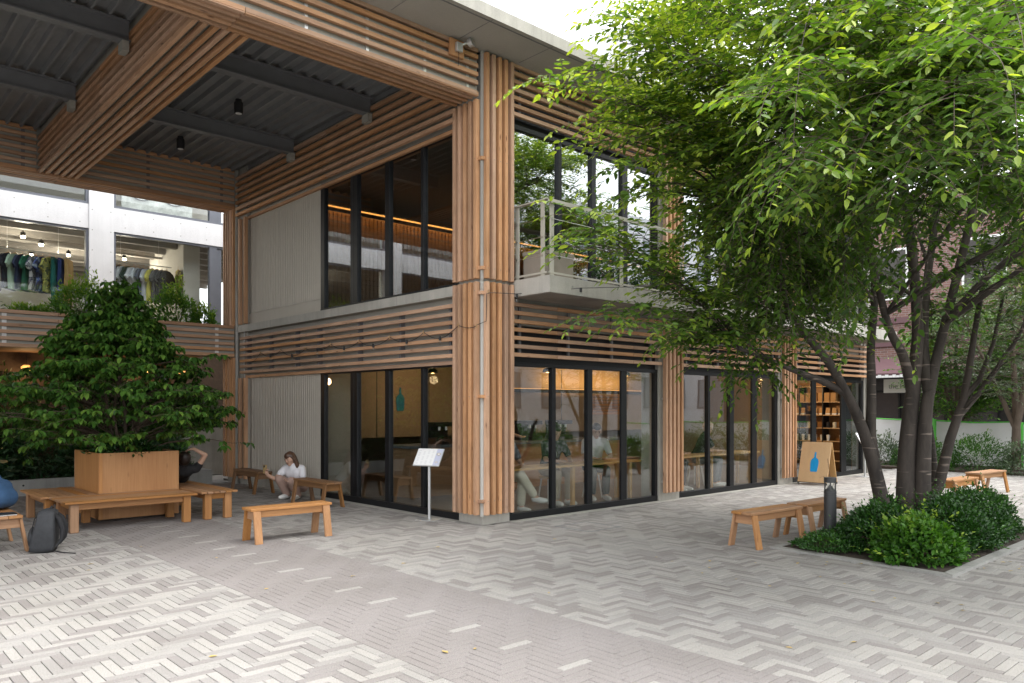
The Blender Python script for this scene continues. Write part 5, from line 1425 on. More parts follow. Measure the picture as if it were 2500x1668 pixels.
def unit(a): return a / (np.linalg.norm(a, axis=1, keepdims=True) + 1e-9)
def leaf_template(hw=0.22, fold=0.06, droop=0.06):
    v = np.array([[0,0,0],[0.30,hw,fold],[0.70,hw*0.78,fold*0.6],[1.0,0,-droop],[0.70,-hw*0.78,fold*0.6],[0.30,-hw,fold]], float)
    return v, [(0,1,2,3),(0,3,4,5)]
def leaf_mesh(name, pos, d, nrm, size, tone, mat, hw=0.22, fold=0.06, droop=0.06):
    """one mesh of N leaves; d tip direction, nrm upper side"""
    tv, tf = leaf_template(hw, fold, droop)
    d = unit(d); s = unit(np.cross(nrm, d)); n = np.cross(d, s)
    N = len(pos)
    V_ = pos[:,None,:] + size[:,None,None]*(tv[None,:,0,None]*d[:,None,:] + tv[None,:,1,None]*s[:,None,:] + tv[None,:,2,None]*n[:,None,:])
    me = bpy.data.meshes.new(name)
    nv, nf = len(tv), len(tf)
    me.vertices.add(N*nv); me.vertices.foreach_set('co', V_.reshape(-1).astype(np.float32))
    F = (np.array(tf)[None,:,:] + (np.arange(N)*nv)[:,None,None]).reshape(-1)
    me.loops.add(len(F)); me.loops.foreach_set('vertex_index', F.astype(np.int32))
    me.polygons.add(N*nf); me.polygons.foreach_set('loop_start', (np.arange(N*nf)*4).astype(np.int32)); me.polygons.foreach_set('loop_total', np.full(N*nf, 4, np.int32))
    at = me.attributes.new('tone', 'FLOAT', 'POINT'); at.data.foreach_set('value', np.repeat(np.clip(tone, 0, 1), nv).astype(np.float32))
    me.materials.append(mat); me.update(calc_edges=True); me.validate()
    return me
def bez(p0, p1, p2, n):
    t = np.linspace(0, 1, n)[:,None]; p0, p1, p2 = map(np.asarray, (p0, p1, p2))
    return (1-t)**2*p0 + 2*t*(1-t)*p1 + t*t*p2
def at(px, py, dep):
    """point of the place that the lens sees at photograph pixel (px, py), dep metres ahead"""
    a, b = (px-1250)/FPX, (994-py)/FPX
    return np.array([(FW.x + a*RTV.x)*dep, (FW.y + a*RTV.y)*dep, EYE + b*dep])
UP = np.array([0,0,1.0])
def twig_leaves(path, spacing, size, out, rg, tone0, tone1, spread=1.0, hang=0.15, flat=0.35):
    """alternate leaves along a polyline; appends (pos, dir, nrm, size, tone)"""
    seg = np.diff(path, axis=0); ln = np.linalg.norm(seg, axis=1); cum = np.concatenate([[0], np.cumsum(ln)]); tot = cum[-1]
    k = 0; s = spacing*0.6
    while s < tot:
        i = min(np.searchsorted(cum, s)-1, len(seg)-1); f = (s-cum[i])/max(ln[i], 1e-6)
        p = path[i] + seg[i]*f; t = seg[i]/max(ln[i], 1e-6)
        sd = np.cross(t, UP); sl = np.linalg.norm(sd)
        sd = sd/sl if sl > 0.15 else np.array([1.0,0,0])
        sgn = 1 if k % 2 else -1
        d = t*0.55 + sd*sgn*0.85*spread - UP*hang + rg.normal(0, 0.22, 3)
        n = UP + rg.normal(0, flat, 3)
        u = s/tot
        sz = size*(0.55 + 0.65*rg.random())*(1.0 - 0.25*u)
        out.append((p, d, n, sz, tone0 + (tone1-tone0)*u**1.5 + rg.normal(0, 0.16)))
        k += 1; s += spacing*(0.8+0.4*rg.random())
    # leaf at the tip
    out.append((path[-1], seg[-1]/max(ln[-1],1e-6) - UP*hang + rg.normal(0,0.1,3), UP + rg.normal(0, flat, 3), size*0.8, tone1))
def pack(out):
    return (np.array([o[0] for o in out]), np.array([o[1] for o in out]), np.array([o[2] for o in out]), np.array([o[3] for o in out]), np.array([o[4] for o in out]))

# ---------------------------------------------------------------- planting bed
bed = mk('planting_bed', None, None, T(8.0, 2.62, 0)); tag(bed, kind='structure')
MB().prism([(8.02,2.64),(11.9,2.64),(11.9,4.38),(8.17,4.38)], 0.035, T(0,0,-0.019)).obj('soil', m_soil, bed)
kb = MB().prism([(7.93,2.53),(12.0,2.53),(12.0,2.63),(8.03,2.63)], 0.045, T(0,0,-0.018)).prism([(7.93,2.53),(8.03,2.63),(8.18,4.38),(8.08,4.46)], 0.040, T(0,0,-0.018)).prism([(8.18,4.38),(12.0,4.38),(12.0,4.46),(8.08,4.46)], 0.04, T(0,0,-0.018))
kb.obj('kerb', m_conc_grey, bed)

# ---------------------------------------------------------------- the big multi-stemmed tree
tree = thing('zelkova_tree', (10.1, 3.45, 0.0), 'large multi-stemmed tree with feathery green crown in the planting bed', 'tree')
tr_rng = np.random.default_rng(21)
stems = {
 'a': ([(2172,1312,9.55),(2150,1210,9.6),(2134,1140,9.6),(2117,1080,9.55),(2094,1018,9.5),(2066,960,9.4),(2020,880,9.2),(1955,800,9.0),(1900,690,8.8),(1850,560,8.5)], 0.100, 0.03),
 'b': ([(2134,1120,9.6),(2126,1064,9.6),(2127,990,9.6),(2127,903,9.6),(2126,850,9.6),(2135,700,9.5),(2110,500,9.3),(2070,250,9.0),(2040,50,8.8)], 0.072, 0.028),
 'c': ([(2212,1312,9.7),(2212,1200,9.7),(2214,1110,9.7),(2222,1018,9.7),(2230,949,9.7),(2236,880,9.65),(2240,790,9.6),(2225,600,9.4),(2195,350,9.2),(2180,60,9.0)], 0.132, 0.04),
 'd': ([(2256,1312,9.6),(2253,1200,9.6),(2256,1087,9.6),(2262,995,9.6),(2273,935,9.6),(2290,860,9.6),(2330,700,9.5),(2390,450,9.3),(2440,200,9.1)], 0.108, 0.035),
 'e': ([(2268,955,9.6),(2255,850,9.7),(2262,700,9.9),(2290,480,10.1),(2310,200,10.2)], 0.075, 0.03),
 'f': ([(2066,960,9.4),(2005,930,9.3),(1940,905,9.0),(1880,880,8.7),(1800,850,8.3)], 0.05, 0.018),
 'g': ([(2225,950,9.7),(2205,870,9.4),(2170,800,9.0),(2130,650,8.6),(2060,450,8.0)], 0.07, 0.025),
}
tk = MB(); stem_pts = []
for nme, (pl_, r0, r1) in stems.items():
    P = np.array([at(*q) for q in pl_])
    if P[0][2] < 0.3: P[0][2] = -0.05
    # smooth the polyline
    Q = []
    for i in range(len(P)-1):
        pm1, p0, p1, p2 = P[max(i-1,0)], P[i], P[i+1], P[min(i+2,len(P)-1)]
        for t in np.linspace(0, 1, 4, endpoint=False):
            Q.append(0.5*((2*p0) + (-pm1+p1)*t + (2*pm1-5*p0+4*p1-p2)*t*t + (-pm1+3*p0-3*p1+p2)*t**3))
    Q.append(P[-1]); Q = np.array(Q)
    rr = r0 + (r1-r0)*np.linspace(0, 1, len(Q))**0.8
    if P[0][2] < 0.3: rr[:3] *= (1.25, 1.12, 1.05)
    tk.tube(Q, list(rr), 14)
    for q, r in zip(Q, rr):
        if q[2] > 1.9: stem_pts.append((q, r))
tk.obj('trunk', m_bark, tree, smooth=True)
cl, cd, cz = 4.9, 8.6, 5.0
def cam2w(l, d, z): return np.array([FW.x*d + RTV.x*l, FW.y*d + RTV.y*l, z])
boughs = MB()
base_pts = [q for q in stem_pts if 2.6 < q[0][2] < 6.5]
for k in range(44):
    u = (k+0.5)/44; ph = k*2.39996
    v = np.array([math.cos(ph)*math.sqrt(1-(2*u-1)**2), math.sin(ph)*math.sqrt(1-(2*u-1)**2), 2*u-1])
    e = cam2w(cl + v[0]*2.9, cd + v[1]*2.8, cz + 0.3 + v[2]*2.3)
    if e[2] < 2.9 or (e[1] > 6.3 and e[0] > 5.8): continue
    c = [np.linalg.norm(q[0][:2]-e[:2]) + 1.4*abs(e[2]-q[0][2]-0.7*np.linalg.norm(q[0][:2]-e[:2])) for q in base_pts]
    s0, r0 = base_pts[int(np.argmin(c))]
    sp = np.linalg.norm(e-s0)
    path = bez(s0, (s0+e)/2 + UP*0.14*sp + tr_rng.normal(0, 0.08*sp, 3), e, 10)
    rr = np.linspace(min(r0*0.6, 0.035), 0.010, 10)
    boughs.tube(path, list(rr), 7, cap=False)
    stem_pts += [(p, r) for p, r in zip(path[2:], rr[2:])]
boughs.obj('bough', m_bark, tree, smooth=True)
SP = np.array([s[0] for s in stem_pts])
ends = []
while len(ends) < 760:
    v = tr_rng.normal(0, 1, 3); v /= np.linalg.norm(v)
    r = tr_rng.uniform(0.30, 1.0)**0.45
    l, d, z = cl + v[0]*4.35*r, cd + v[1]*4.2*r, cz + v[2]*3.5*r
    if z < 2.45 + 0.10*abs(l-cl)**0.5: continue
    p = cam2w(l, d, z)
    if p[1] > 6.9 and p[0] > 6.0: continue        # stops short of the cafe front
    if d < 3.4: continue
    # the lower right side stays open under the crown
    px = 1250 + FPX*l/d; py = 994 - FPX*(z-EYE)/d
    if px > 2080 and py > 640 + 0.10*(px-2080)*0 and tr_rng.random() < 0.72: continue
    if py > 860: continue
    if px < 1640 and py > 560 and tr_rng.random() < 0.8: continue
    if px < (1500 if py < 290 else 1640) + tr_rng.uniform(-30, 60): continue
    ends.append(p)
for _ in range(290):
    if _ % 3: q = (tr_rng.uniform(1850,2560), tr_rng.uniform(-40,520), tr_rng.uniform(4.6,11.5))
    else: q = (tr_rng.uniform(1660,2120), tr_rng.uniform(430,840), tr_rng.uniform(7.0,9.8))
    p = at(*q)
    if p[2] > 2.3 and not (p[1] > 6.6 and p[0] > 5.8): ends.append(p)
for q in ((1335,185,6.9),(1400,200,7.0),(1447,295,7.0),(1447,345,7.0),(1490,414,7.0),(1480,60,6.8),(1520,130,6.9),(1470,230,7.1),(1388,513,6.7),(1402,600,6.7),(1440,560,6.8),(1430,780,6.8),(1571,790,7.0),(1520,540,6.9),(1560,640,7.2),(1500,480,7.0),(1540,340,7.1),(1520,250,7.0),(1640,840,8.0),(1720,880,8.2),(1790,900,8.3),(1850,905,8.4),(1680,800,8.0),(1900,880,8.5),(2100,760,6.6),(2250,745,6.2),(2200,430,4.6),(2330,240,4.2),(2420,120,3.9),(2480,260,4.1),(2490,60,4.0),(2380,60,4.4),(2250,120,4.6),(2120,260,5.0),(1490,30,6.8),(1550,20,7.0),(1580,90,7.2),(1540,180,7.1),(1600,170,7.3),(1620,40,7.3),(1510,100,6.9),(1560,260,7.2),(1610,330,7.4),(1590,420,7.3),(1560,480,7.2)):
    ends.append(at(*q))
limb = MB(); twig = MB(); LV = []
for e in ends:
    dxy = np.linalg.norm(SP[:,:2]-e[:2], axis=1); rise = e[2]-SP[:,2]
    cost = dxy + 0.9*np.abs(rise - 0.3*dxy - 0.05) + (SP[:,2] < 2.6)*0.8
    j = int(np.argmin(cost + tr_rng.random(len(cost))*0.5))
    s0, r0 = stem_pts[j]
    span = np.linalg.norm(e-s0)
    ctrl = s0*0.5 + e*0.5 + UP*(0.20*span) + tr_rng.normal(0, 0.07*span, 3)
    path = bez(s0, ctrl, e, 9)
    rl = min(r0*0.5, 0.004+0.005*span)
    limb.tube(path, list(np.linspace(rl, 0.0028, 9)), 5, cap=False)
    # shoots along the limb
    L_ = span*1.1
    nt_ = max(8, int(L_*0.8/0.075))
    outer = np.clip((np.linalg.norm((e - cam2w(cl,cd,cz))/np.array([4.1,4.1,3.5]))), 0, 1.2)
    lf = np.clip((4.2 - float(e[0]*RTV.x + e[1]*RTV.y))/3.0, 0, 1); hi = np.clip((e[2]-2.4)/4.5, 0, 1)*0.75 + 0.35*lf  # leaves higher and further left paler: young shoots plus backlight painted into tone
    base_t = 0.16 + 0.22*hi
    for i in range(nt_):
        t = 0.20 + 0.80*(i+tr_rng.random()*0.6)/nt_
        t = min(t, 0.995); f = t*8; a = int(f); f -= a
        p = path[a]*(1-f) + path[min(a+1,8)]*f; tg = path[min(a+1,8)] - path[a]; tg /= np.linalg.norm(tg)+1e-9
        sd = np.cross(tg, UP); sd /= np.linalg.norm(sd)+1e-6
        dr = tg*0.75 + sd*(1 if i % 2 else -1)*(0.6+0.5*tr_rng.random()) + UP*tr_rng.normal(0.05, 0.22)
        dr /= np.linalg.norm(dr)
        ln = tr_rng.uniform(0.28, 0.62)*(1.15 - 0.4*t)
        tip = p + dr*ln - UP*(0.14*ln + 0.03*tr_rng.random())
        tp = bez(p, p + dr*ln*0.55 + UP*0.04*ln, tip, 5)
        twig.tube(tp, [0.0032,0.0028,0.0024,0.0018,0.0012], 3, cap=False)
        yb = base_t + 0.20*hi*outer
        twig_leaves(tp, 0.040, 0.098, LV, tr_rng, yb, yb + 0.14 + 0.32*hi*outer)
    # drooping end shoot, young leaves
    dr = path[8]-path[7]; dr /= np.linalg.norm(dr)+1e-9
    ln = tr_rng.uniform(0.25, 0.55)
    tp = bez(e, e + dr*ln*0.6, e + dr*ln*0.95 - UP*ln*0.26, 6)
    twig.tube(tp, [0.003,0.0026,0.0022,0.0018,0.0014,0.001], 3, cap=False)
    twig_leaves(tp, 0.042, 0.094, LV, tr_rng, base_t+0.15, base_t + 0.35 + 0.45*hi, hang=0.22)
limb.obj('limb', m_bark, tree, smooth=True, kind='stuff')
twig.obj('twig', m_bark2, tree, kind='stuff')
P_, D_, N_, S_, T_ = pack(LV)
dep = P_ @ np.array([FW.x, FW.y, 0]); lat = P_ @ np.array([RTV.x, RTV.y, 0])
pxs = 1250 + FPX*lat/np.maximum(dep, 0.1); pys = 994 - FPX*(P_[:,2]-EYE)/np.maximum(dep, 0.1)
keep = ~((dep < 2.6) | ((P_[:,1] > 7.1) & (P_[:,0] > 5.8)))
P_, D_, N_, S_, T_, dep, pxs, pys = (a[keep] for a in (P_, D_, N_, S_, T_, dep, pxs, pys))
vis = (pxs > 0) & (pxs < 2480) & (pys > 10)
near = np.argsort(np.where(vis, dep, 99))[:300]
rest = np.ones(len(P_), bool); rest[near] = False
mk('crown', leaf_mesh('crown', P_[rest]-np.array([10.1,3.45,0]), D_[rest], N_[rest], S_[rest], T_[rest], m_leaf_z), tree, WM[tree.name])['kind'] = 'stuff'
lmv = {}
for i in near:
    tb = min(5, max(0, int(T_[i]*6)))
    if tb not in lmv:
        lmv[tb] = leaf_mesh('leaf', np.zeros((1,3)), np.array([[1.0,0,0]]), np.array([[0,0,1.0]]), np.ones(1), np.array([(tb+0.5)/6]), m_leaf_z)
    d = Vector(D_[i]).normalized(); s = Vector(N_[i]).cross(d).normalized(); n = d.cross(s)
    M = Matrix(((d.x,s.x,n.x,P_[i][0]),(d.y,s.y,n.y,P_[i][1]),(d.z,s.z,n.z,P_[i][2]),(0,0,0,1))) @ Matrix.Scale(S_[i], 4)
    mk('leaf', lmv[tb], tree, M)
print('zelkova leaves', len(P_))

# ---------------------------------------------------------------- generic small tree / shrub
def crown_tree(name, loc, label, cat, ends, stem_paths, mat, bark, size, spacing, hw, tone=(0.3,0.6), shoot=(0.25,0.5), nsh=5, seed=1, hang=0.2, rosette=False, group=None, flat=0.35, droop=0.06):
    t = thing(name, loc, label, cat, group)
    rg = np.random.default_rng(seed)
    tk = MB(); sp = []
    for P, r0, r1 in stem_paths:
        P = np.asarray(P, float); tk.tube(P, list(np.linspace(r0, r1, len(P))), 9)
        for a, b in zip(P[:-1], P[1:]):
            for f in (0, 0.33, 0.66): sp.append(a*(1-f)+b*f)
        sp.append(P[-1])
    tk.obj('trunk', bark, t, smooth=True)
    sp = np.array(sp); tw = MB(); out = []
    for e in ends:
        e = np.asarray(e, float)
        cost = np.linalg.norm(sp[:,:2]-e[:2], axis=1) + 1.3*np.abs(e[2]-sp[:,2]-0.25*np.linalg.norm(sp[:,:2]-e[:2], axis=1))
        s0 = sp[int(np.argmin(cost))]; span = np.linalg.norm(e-s0)+1e-3
        path = bez(s0, (s0+e)/2 + UP*0.15*span + rg.normal(0, 0.05*span, 3), e, 6)
        tw.tube(path, list(np.linspace(min(0.02, 0.004+0.006*span), 0.0025, 6)), 4, cap=False)
        for i in range(nsh):
            tt = 0.45 + 0.55*(i+1)/nsh; a = min(int(tt*5), 4); p = path[a] + (path[a+1]-path[a])*(tt*5-a)
            ang = rg.uniform(0, 2*math.pi); dr = np.array([math.cos(ang), math.sin(ang), rg.normal(0.12, 0.2)])
            tg = path[a+1]-path[a]; dr = dr + 0.8*tg/(np.linalg.norm(tg)+1e-9); dr /= np.linalg.norm(dr)
            ln = rg.uniform(*shoot); tip = p + dr*ln
            tp = bez(p, p+dr*ln*0.5+UP*0.05*ln, tip - UP*0.08*ln, 4)
            tw.tube(tp, [0.0028,0.0022,0.0018,0.0012], 3, cap=False)
            if rosette:
                m = rg.integers(5, 8); a0 = rg.uniform(0, 6.28)
                for q in range(m):
                    an = a0 + q*6.283/m; h = np.array([math.cos(an), math.sin(an), 0])
                    out.append((tp[-1]+h*0.015, h*0.8 - UP*(hang+rg.uniform(0,0.5)) + rg.normal(0,0.1,3), UP*0.9 + h*0.4 + rg.normal(0,0.2,3), size*rg.uniform(0.5,1.15), rg.normal(*tone)))
                twig_leaves(tp, spacing, size*0.9, out, rg, tone[0]-0.15, tone[0]+0.05, hang=hang, flat=flat)
            else: twig_leaves(tp, spacing, size, out, rg, tone[0], tone[1], hang=hang, flat=flat)
    tw.obj('twig', bark, t, kind='stuff')
    P, D, N, S, To = pack(out)
    o = mk('crown', leaf_mesh('crown', P-np.array(loc), D, N, S, To, mat, hw=hw, droop=droop), t, WM[t.name]); o['kind'] = 'stuff'
    return t
def ell_ends(c, rad, n, seed, zmin=None, rmin=0.35, p=0.5):
    rg = np.random.default_rng(seed); out = []
    while len(out) < n:
        v = rg.normal(0, 1, 3); v /= np.linalg.norm(v); r = rg.uniform(rmin, 1)**p
        q = np.array(c) + v*np.array(rad)*r
        if zmin is not None and q[2] < zmin: continue
        out.append(q)
    return out
# layered tree in the timber planter
rg = np.random.default_rng(4); dge = []
while len(dge) < 360:
    z = rg.uniform(1.12, 3.12)
    rad = np.interp(z, [1.0,1.25,1.7,2.1,2.45,2.8,3.15], [1.0,1.75,2.0,1.55,0.95,0.50,0.18])
    z = 1.18 + round((z-1.18)/0.33)*0.33 + rg.normal(0, 0.07)
    a = rg.uniform(0, 2*math.pi); r = rad*rg.uniform(0.25, 1)**0.5
    r *= 0.90 + 0.16*math.sin(a*3.0+z*4.0)*math.cos(a*1.7-z*2.3); dge.append((3.46 + r*math.cos(a), 12.42 + r*math.sin(a), z))
st = []
for k in range(5):
    a = k*1.26; st.append(([(3.58+0.08*math.cos(a),12.45+0.08*math.sin(a),0.85),(3.58+0.25*math.cos(a),12.45+0.25*math.sin(a),1.5),(3.6+0.3*math.cos(a+0.4),12.45+0.3*math.sin(a+0.4),2.2),(3.6+0.12*math.cos(a),12.45+0.12*math.sin(a),2.8)], 0.028, 0.008))
crown_tree('dogwood_tree', (3.58,12.45,0.9), 'dense layered dogwood-like tree with glossy drooping leaves in the timber planter', 'tree', dge, st, m_leaf_d, m_bark2, 0.116, 0.055, 0.28, tone=(0.52,0.24), shoot=(0.15,0.34), nsh=5, seed=6, hang=0.45, rosette=True, droop=0.16)

# slender leaning tree behind the big one
sl_p = [[(10.9,4.0,-0.05)] + [tuple(at(*q)) for q in ((2290,1190,10.6),(2305,1130,10.6),(2320,1070,10.5),(2337,1020,10.5),(2353,972,10.4),(2366,900,10.3),(2378,820,10.2),(2400,690,10.0))],
        [tuple(at(*q)) for q in ((2337,1020,10.5),(2385,965,10.3),(2430,905,10.1),(2475,840,9.9),(2530,740,9.6))], [tuple(at(*q)) for q in ((2353,972,10.4),(2390,930,10.3),(2425,840,10.2),(2450,720,10.0))],
        [(11.05,4.02,-0.05)] + [tuple(at(*q)) for q in ((2283,1160,10.8),(2276,1080,10.9),(2272,1040,11.0))]]
sl_ends = [at(x, y, d) for x, y, d in [(2420,700,9.6),(2480,640,9.3),(2380,640,10),(2500,760,9.2),(2440,780,9.8),(2530,700,9),(2460,560,9.4),(2410,600,9.8),(2500,880,9.0),(2520,820,8.8),(2350,720,10.2),(2560,640,9.0),(2480,940,9.2)]]
crown_tree('slender_tree', (10.95,4.0,0), 'slender dark-stemmed tree leaning away behind the main trunks', 'tree', sl_ends, list(zip(sl_p, (0.085,0.045,0.04,0.06), (0.03,0.018,0.018,0.03))), m_leaf_z, m_bark, 0.085, 0.045, 0.22, tone=(0.2,0.45), shoot=(0.3,0.6), nsh=8, seed=9)

# trees behind the hedge and across the plaza
def simple_tree(name, x, y, h, rad, label, mat, size, hw, seed, n=90, tone=(0.3,0.6), zlo=0.35, bark=None, nsh=6, group=None):
    c = (x, y, h*(1+zlo)/2); rr = (rad, rad, h*(1-zlo)/2)
    stp = [([(x,y,-0.05),(x+0.05,y,h*zlo*0.7),(x-0.05,y+0.05,h*0.6),(x,y,h*0.9)], 0.05+0.015*h, 0.02)]
    for k in range(3):
        a = seed + k*2.1; stp.append(([(x+0.03,y,h*zlo*0.6),(x+rad*0.35*math.cos(a),y+rad*0.35*math.sin(a),h*0.55),(x+rad*0.6*math.cos(a),y+rad*0.6*math.sin(a),h*0.78)], 0.03+0.008*h, 0.012))
    return crown_tree(name, (x,y,0), label, 'tree', ell_ends(c, rr, n, seed), stp, mat, bark or m_bark2, size, size*0.55, hw, tone=tone, shoot=(0.3,0.6), nsh=nsh, seed=seed, group=group)
simple_tree('olive_tree', 22.0, 5.6, 5.0, 1.9, 'silvery olive tree in front of the white tarpaulin fence', m_leaf_o, 0.10, 0.14, 31, n=280)
simple_tree('maple_tree', 23.3, 7.3, 4.4, 1.5, 'bright green maple tree between the dark shop front and the fence', m_leaf_b, 0.12, 0.30, 32, n=240, zlo=0.25)
simple_tree('street_tree', 27.0, 3.5, 7.5, 2.6, 'taller mid-green tree standing beyond the tarpaulin fence', m_leaf_b, 0.13, 0.24, 33, n=260, zlo=0.3)
simple_tree('street_tree', 26.5, 6.3, 6.0, 2.2, 'green tree in front of the upper brick wall', m_leaf_b, 0.14, 0.24, 34, n=120, zlo=0.5)
simple_tree('olive_tree', 19.0, -1.2, 4.4, 1.8, 'silvery olive tree mirrored in the corner bay glass', m_leaf_o, 0.10, 0.13, 35, n=100)
simple_tree('street_tree', 27.0, -7.0, 6.0, 2.4, 'green street tree mirrored in the middle bay glass', m_leaf_z, 0.14, 0.24, 36, n=110)
simple_tree('street_tree', 15.0, -6.0, 6.5, 2.4, 'green street tree standing across the plaza from the corner', m_leaf_z, 0.14, 0.24, 37, n=110)
simple_tree('street_tree', -5.0, 15.0, 5.0, 2.2, 'green tree at the far left of the passage mirrored in the passage glass', m_leaf_d, 0.12, 0.26, 38, n=110)

# ---------------------------------------------------------------- shrubs
def shrub(name, x, y, z0, rx, ry, h, label, mat, size, hw, n, seed, tone=(0.25,0.55), group=None, lump=0.25, cat='shrub', hang=0.1, spiky=0.0):
    s = thing(name, (x,y,z0), label, cat, group)
    rg = np.random.default_rng(seed)
    v = rg.normal(0,1,(n,3)); v = unit(v); v[:,2] = np.abs(v[:,2])*1.0 - 0.12*rg.random(n)
    off = rg.uniform(0, 50, 3)
    nz = np.array([mnoise.noise(Vector(q*2.3+off)) for q in v]); nz2 = np.array([mnoise.noise(Vector(q*5.5+off)) for q in v])
    r = (1 + lump*nz + lump*0.6*nz2)*rg.uniform(0.45, 1.0, n)**0.35
    pos = v*r[:,None]*np.array([rx,ry,h]) ; pos[:,2] = np.maximum(pos[:,2], 0.03)
    d = v*0.8 + rg.normal(0,0.55,(n,3)) + np.array([0,0,0.25-hang]); nr = v*0.6 + UP*0.7 + rg.normal(0,0.4,(n,3))
    sz = size*rg.uniform(0.65,1.15,n)
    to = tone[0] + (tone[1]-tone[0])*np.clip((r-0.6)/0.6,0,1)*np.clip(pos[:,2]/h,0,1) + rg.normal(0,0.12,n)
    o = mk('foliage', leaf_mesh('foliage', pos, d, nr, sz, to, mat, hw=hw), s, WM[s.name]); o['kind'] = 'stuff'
    sm = MB()
    for k in range(9):
        q = pos[rg.integers(0,n)]*0.85; sm.tube([(q[0]*0.15,q[1]*0.15,0.0),(q[0]*0.5,q[1]*0.5,q[2]*0.6),tuple(q)], [0.008,0.006,0.003], 5, cap=False)
    sm.local('stem', m_bark2, s, kind='stuff')
    if spiky:
        tw = []; 
        for k in range(int(spiky)):
            q = pos[rg.integers(0,n)]; dr = unit((q/np.array([rx,ry,h]) + np.array([0,0,0.6]) + rg.normal(0,0.3,3))[None])[0]
            twig_leaves(np.array([q, q+dr*0.12, q+dr*0.22-UP*0.02]), size*0.55, size*0.9, tw, rg, tone[1], tone[1]+0.2)
        P, D, N, S, To = pack(tw)
        o2 = mk('young_shoots', leaf_mesh('young_shoots', P, D, N, S, To, mat, hw=hw), s, WM[s.name]); o2['kind'] = 'stuff'
    return s
G = 'shrubs of the tree bed'
shrub('bright_shrub', 8.52, 3.06, 0.03, 0.52, 0.42, 0.46, 'bright yellow-green leafy shrub at the near corner of the tree bed', m_leaf_b, 0.062, 0.27, 3800, 41, tone=(0.2,0.75), group=G, spiky=30)
shrub('dark_shrub', 8.95, 3.55, 0.03, 0.55, 0.50, 0.52, 'dark green shrub round the foot of the leftmost stem', m_leaf_s, 0.050, 0.24, 4600, 42, group=G, spiky=50)
shrub('dark_shrub', 9.55, 3.10, 0.03, 0.65, 0.45, 0.54, 'tall dark green shrub right behind the bright shrub', m_leaf_s, 0.052, 0.24, 5600, 43, group=G, spiky=70)
shrub('dark_shrub', 10.45, 3.25, 0.03, 0.72, 0.52, 0.55, 'dark green shrub in front of the slender leaning tree', m_leaf_s, 0.052, 0.24, 5600, 44, group=G, spiky=70)
shrub('dark_shrub', 11.2, 3.3, 0.03, 0.58, 0.50, 0.52, 'dark green shrub towards the far end of the tree bed', m_leaf_s, 0.055, 0.24, 5000, 45, group=G, spiky=60)
shrub('dark_shrub', 10.0, 3.95, 0.03, 0.75, 0.36, 0.44, 'dark green shrub on the bench side of the tree bed', m_leaf_s, 0.052, 0.24, 4200, 46, group=G, spiky=50)
shrub('ground_cover', 8.48, 3.95, 0.03, 0.42, 0.40, 0.16, 'low mossy green ground cover at the foot of the bollard', m_leaf_s, 0.034, 0.24, 3600, 48, tone=(0.4,0.8), group=G, cat='ground cover')
shrub('ground_cover', 9.3, 4.15, 0.03, 0.5, 0.24, 0.18, 'low green ground cover along the bench side kerb', m_leaf_s, 0.036, 0.24, 2600, 49, tone=(0.3,0.7), group=G, cat='ground cover')
# a thin dry stem beside the bollard
ds = thing('dry_stem', (9.22, 4.2, 0.03), 'thin bare twig standing beside the bollard light', 'twig')
MB().tube([(0,0,0),(-0.03,0.02,0.25),(-0.09,0.05,0.5),(-0.10,0.05,0.7),(-0.13,0.07,0.95)], [0.007,0.006,0.005,0.004,0.002], 6).tube([(-0.10,0.05,0.66),(-0.18,0.10,0.74),(-0.24,0.12,0.72)], [0.003,0.002,0.001], 5).tube([(-0.09,0.05,0.55),(-0.02,0.02,0.72),(0.02,0.0,0.78)], [0.003,0.002,0.001], 5).local('stem', m_bark2, ds)
# hedge by the fence
for i, y in enumerate((9.0, 7.7, 6.4, 5.1, 3.8, 2.4, 1.0)):
    x = 22.1 - 0.22*i
    shrub('hedge_shrub', x, y, 0.0, 0.85, 0.80, (0.85,0.75,0.95,0.9,1.05,1.1,1.0)[i], ('grey-leaved hedge shrub nearest the end of the cafe', 'low light green hedge shrub under the maple', 'yellow-green hedge shrub between the maple and the olive trunk', 'grey-leaved hedge shrub at the foot of the olive tree', 'tall light green hedge shrub just past the olive tree', 'tallest light green hedge shrub behind the dark leafy clump', 'grey-leaved hedge shrub at the end of the row away from the cafe')[i], m_leaf_o if i % 3 == 0 else m_leaf_b, 0.085, 0.16, 2600, 60+i, tone=(0.1,0.6), group='hedge in front of the tarpaulin', lump=0.4)
MB().box((20.9,-2.0,-0.019),(22.9,10.0,0.05)).obj('hedge_bed', m_soil, kind='structure')
shrub('grassy_plant', 16.4, 2.9, 0.0, 1.0, 0.9, 0.8, 'yellow-green grassy clump near the far bench', m_leaf_b, 0.18, 0.06, 2400, 71, tone=(0.2,0.8))
shrub('grassy_plant', 18.5, 3.0, 0.0, 1.0, 1.0, 1.0, 'dark leafy clump between the far bench and the hedge', m_leaf_s, 0.10, 0.2, 2600, 72)
for i, (x, y) in enumerate(((14.5,-1.0),(16.2,-1.2),(17.9,-1.4),(13.0,-0.8))):
    shrub('hedge_shrub', x, y, 0.0, 1.0, 0.8, 1.05, 'clipped green shrub of the row across the plaza mirrored in the doors', m_leaf_b, 0.09, 0.22, 2600, 80+i, group='hedge across the plaza')
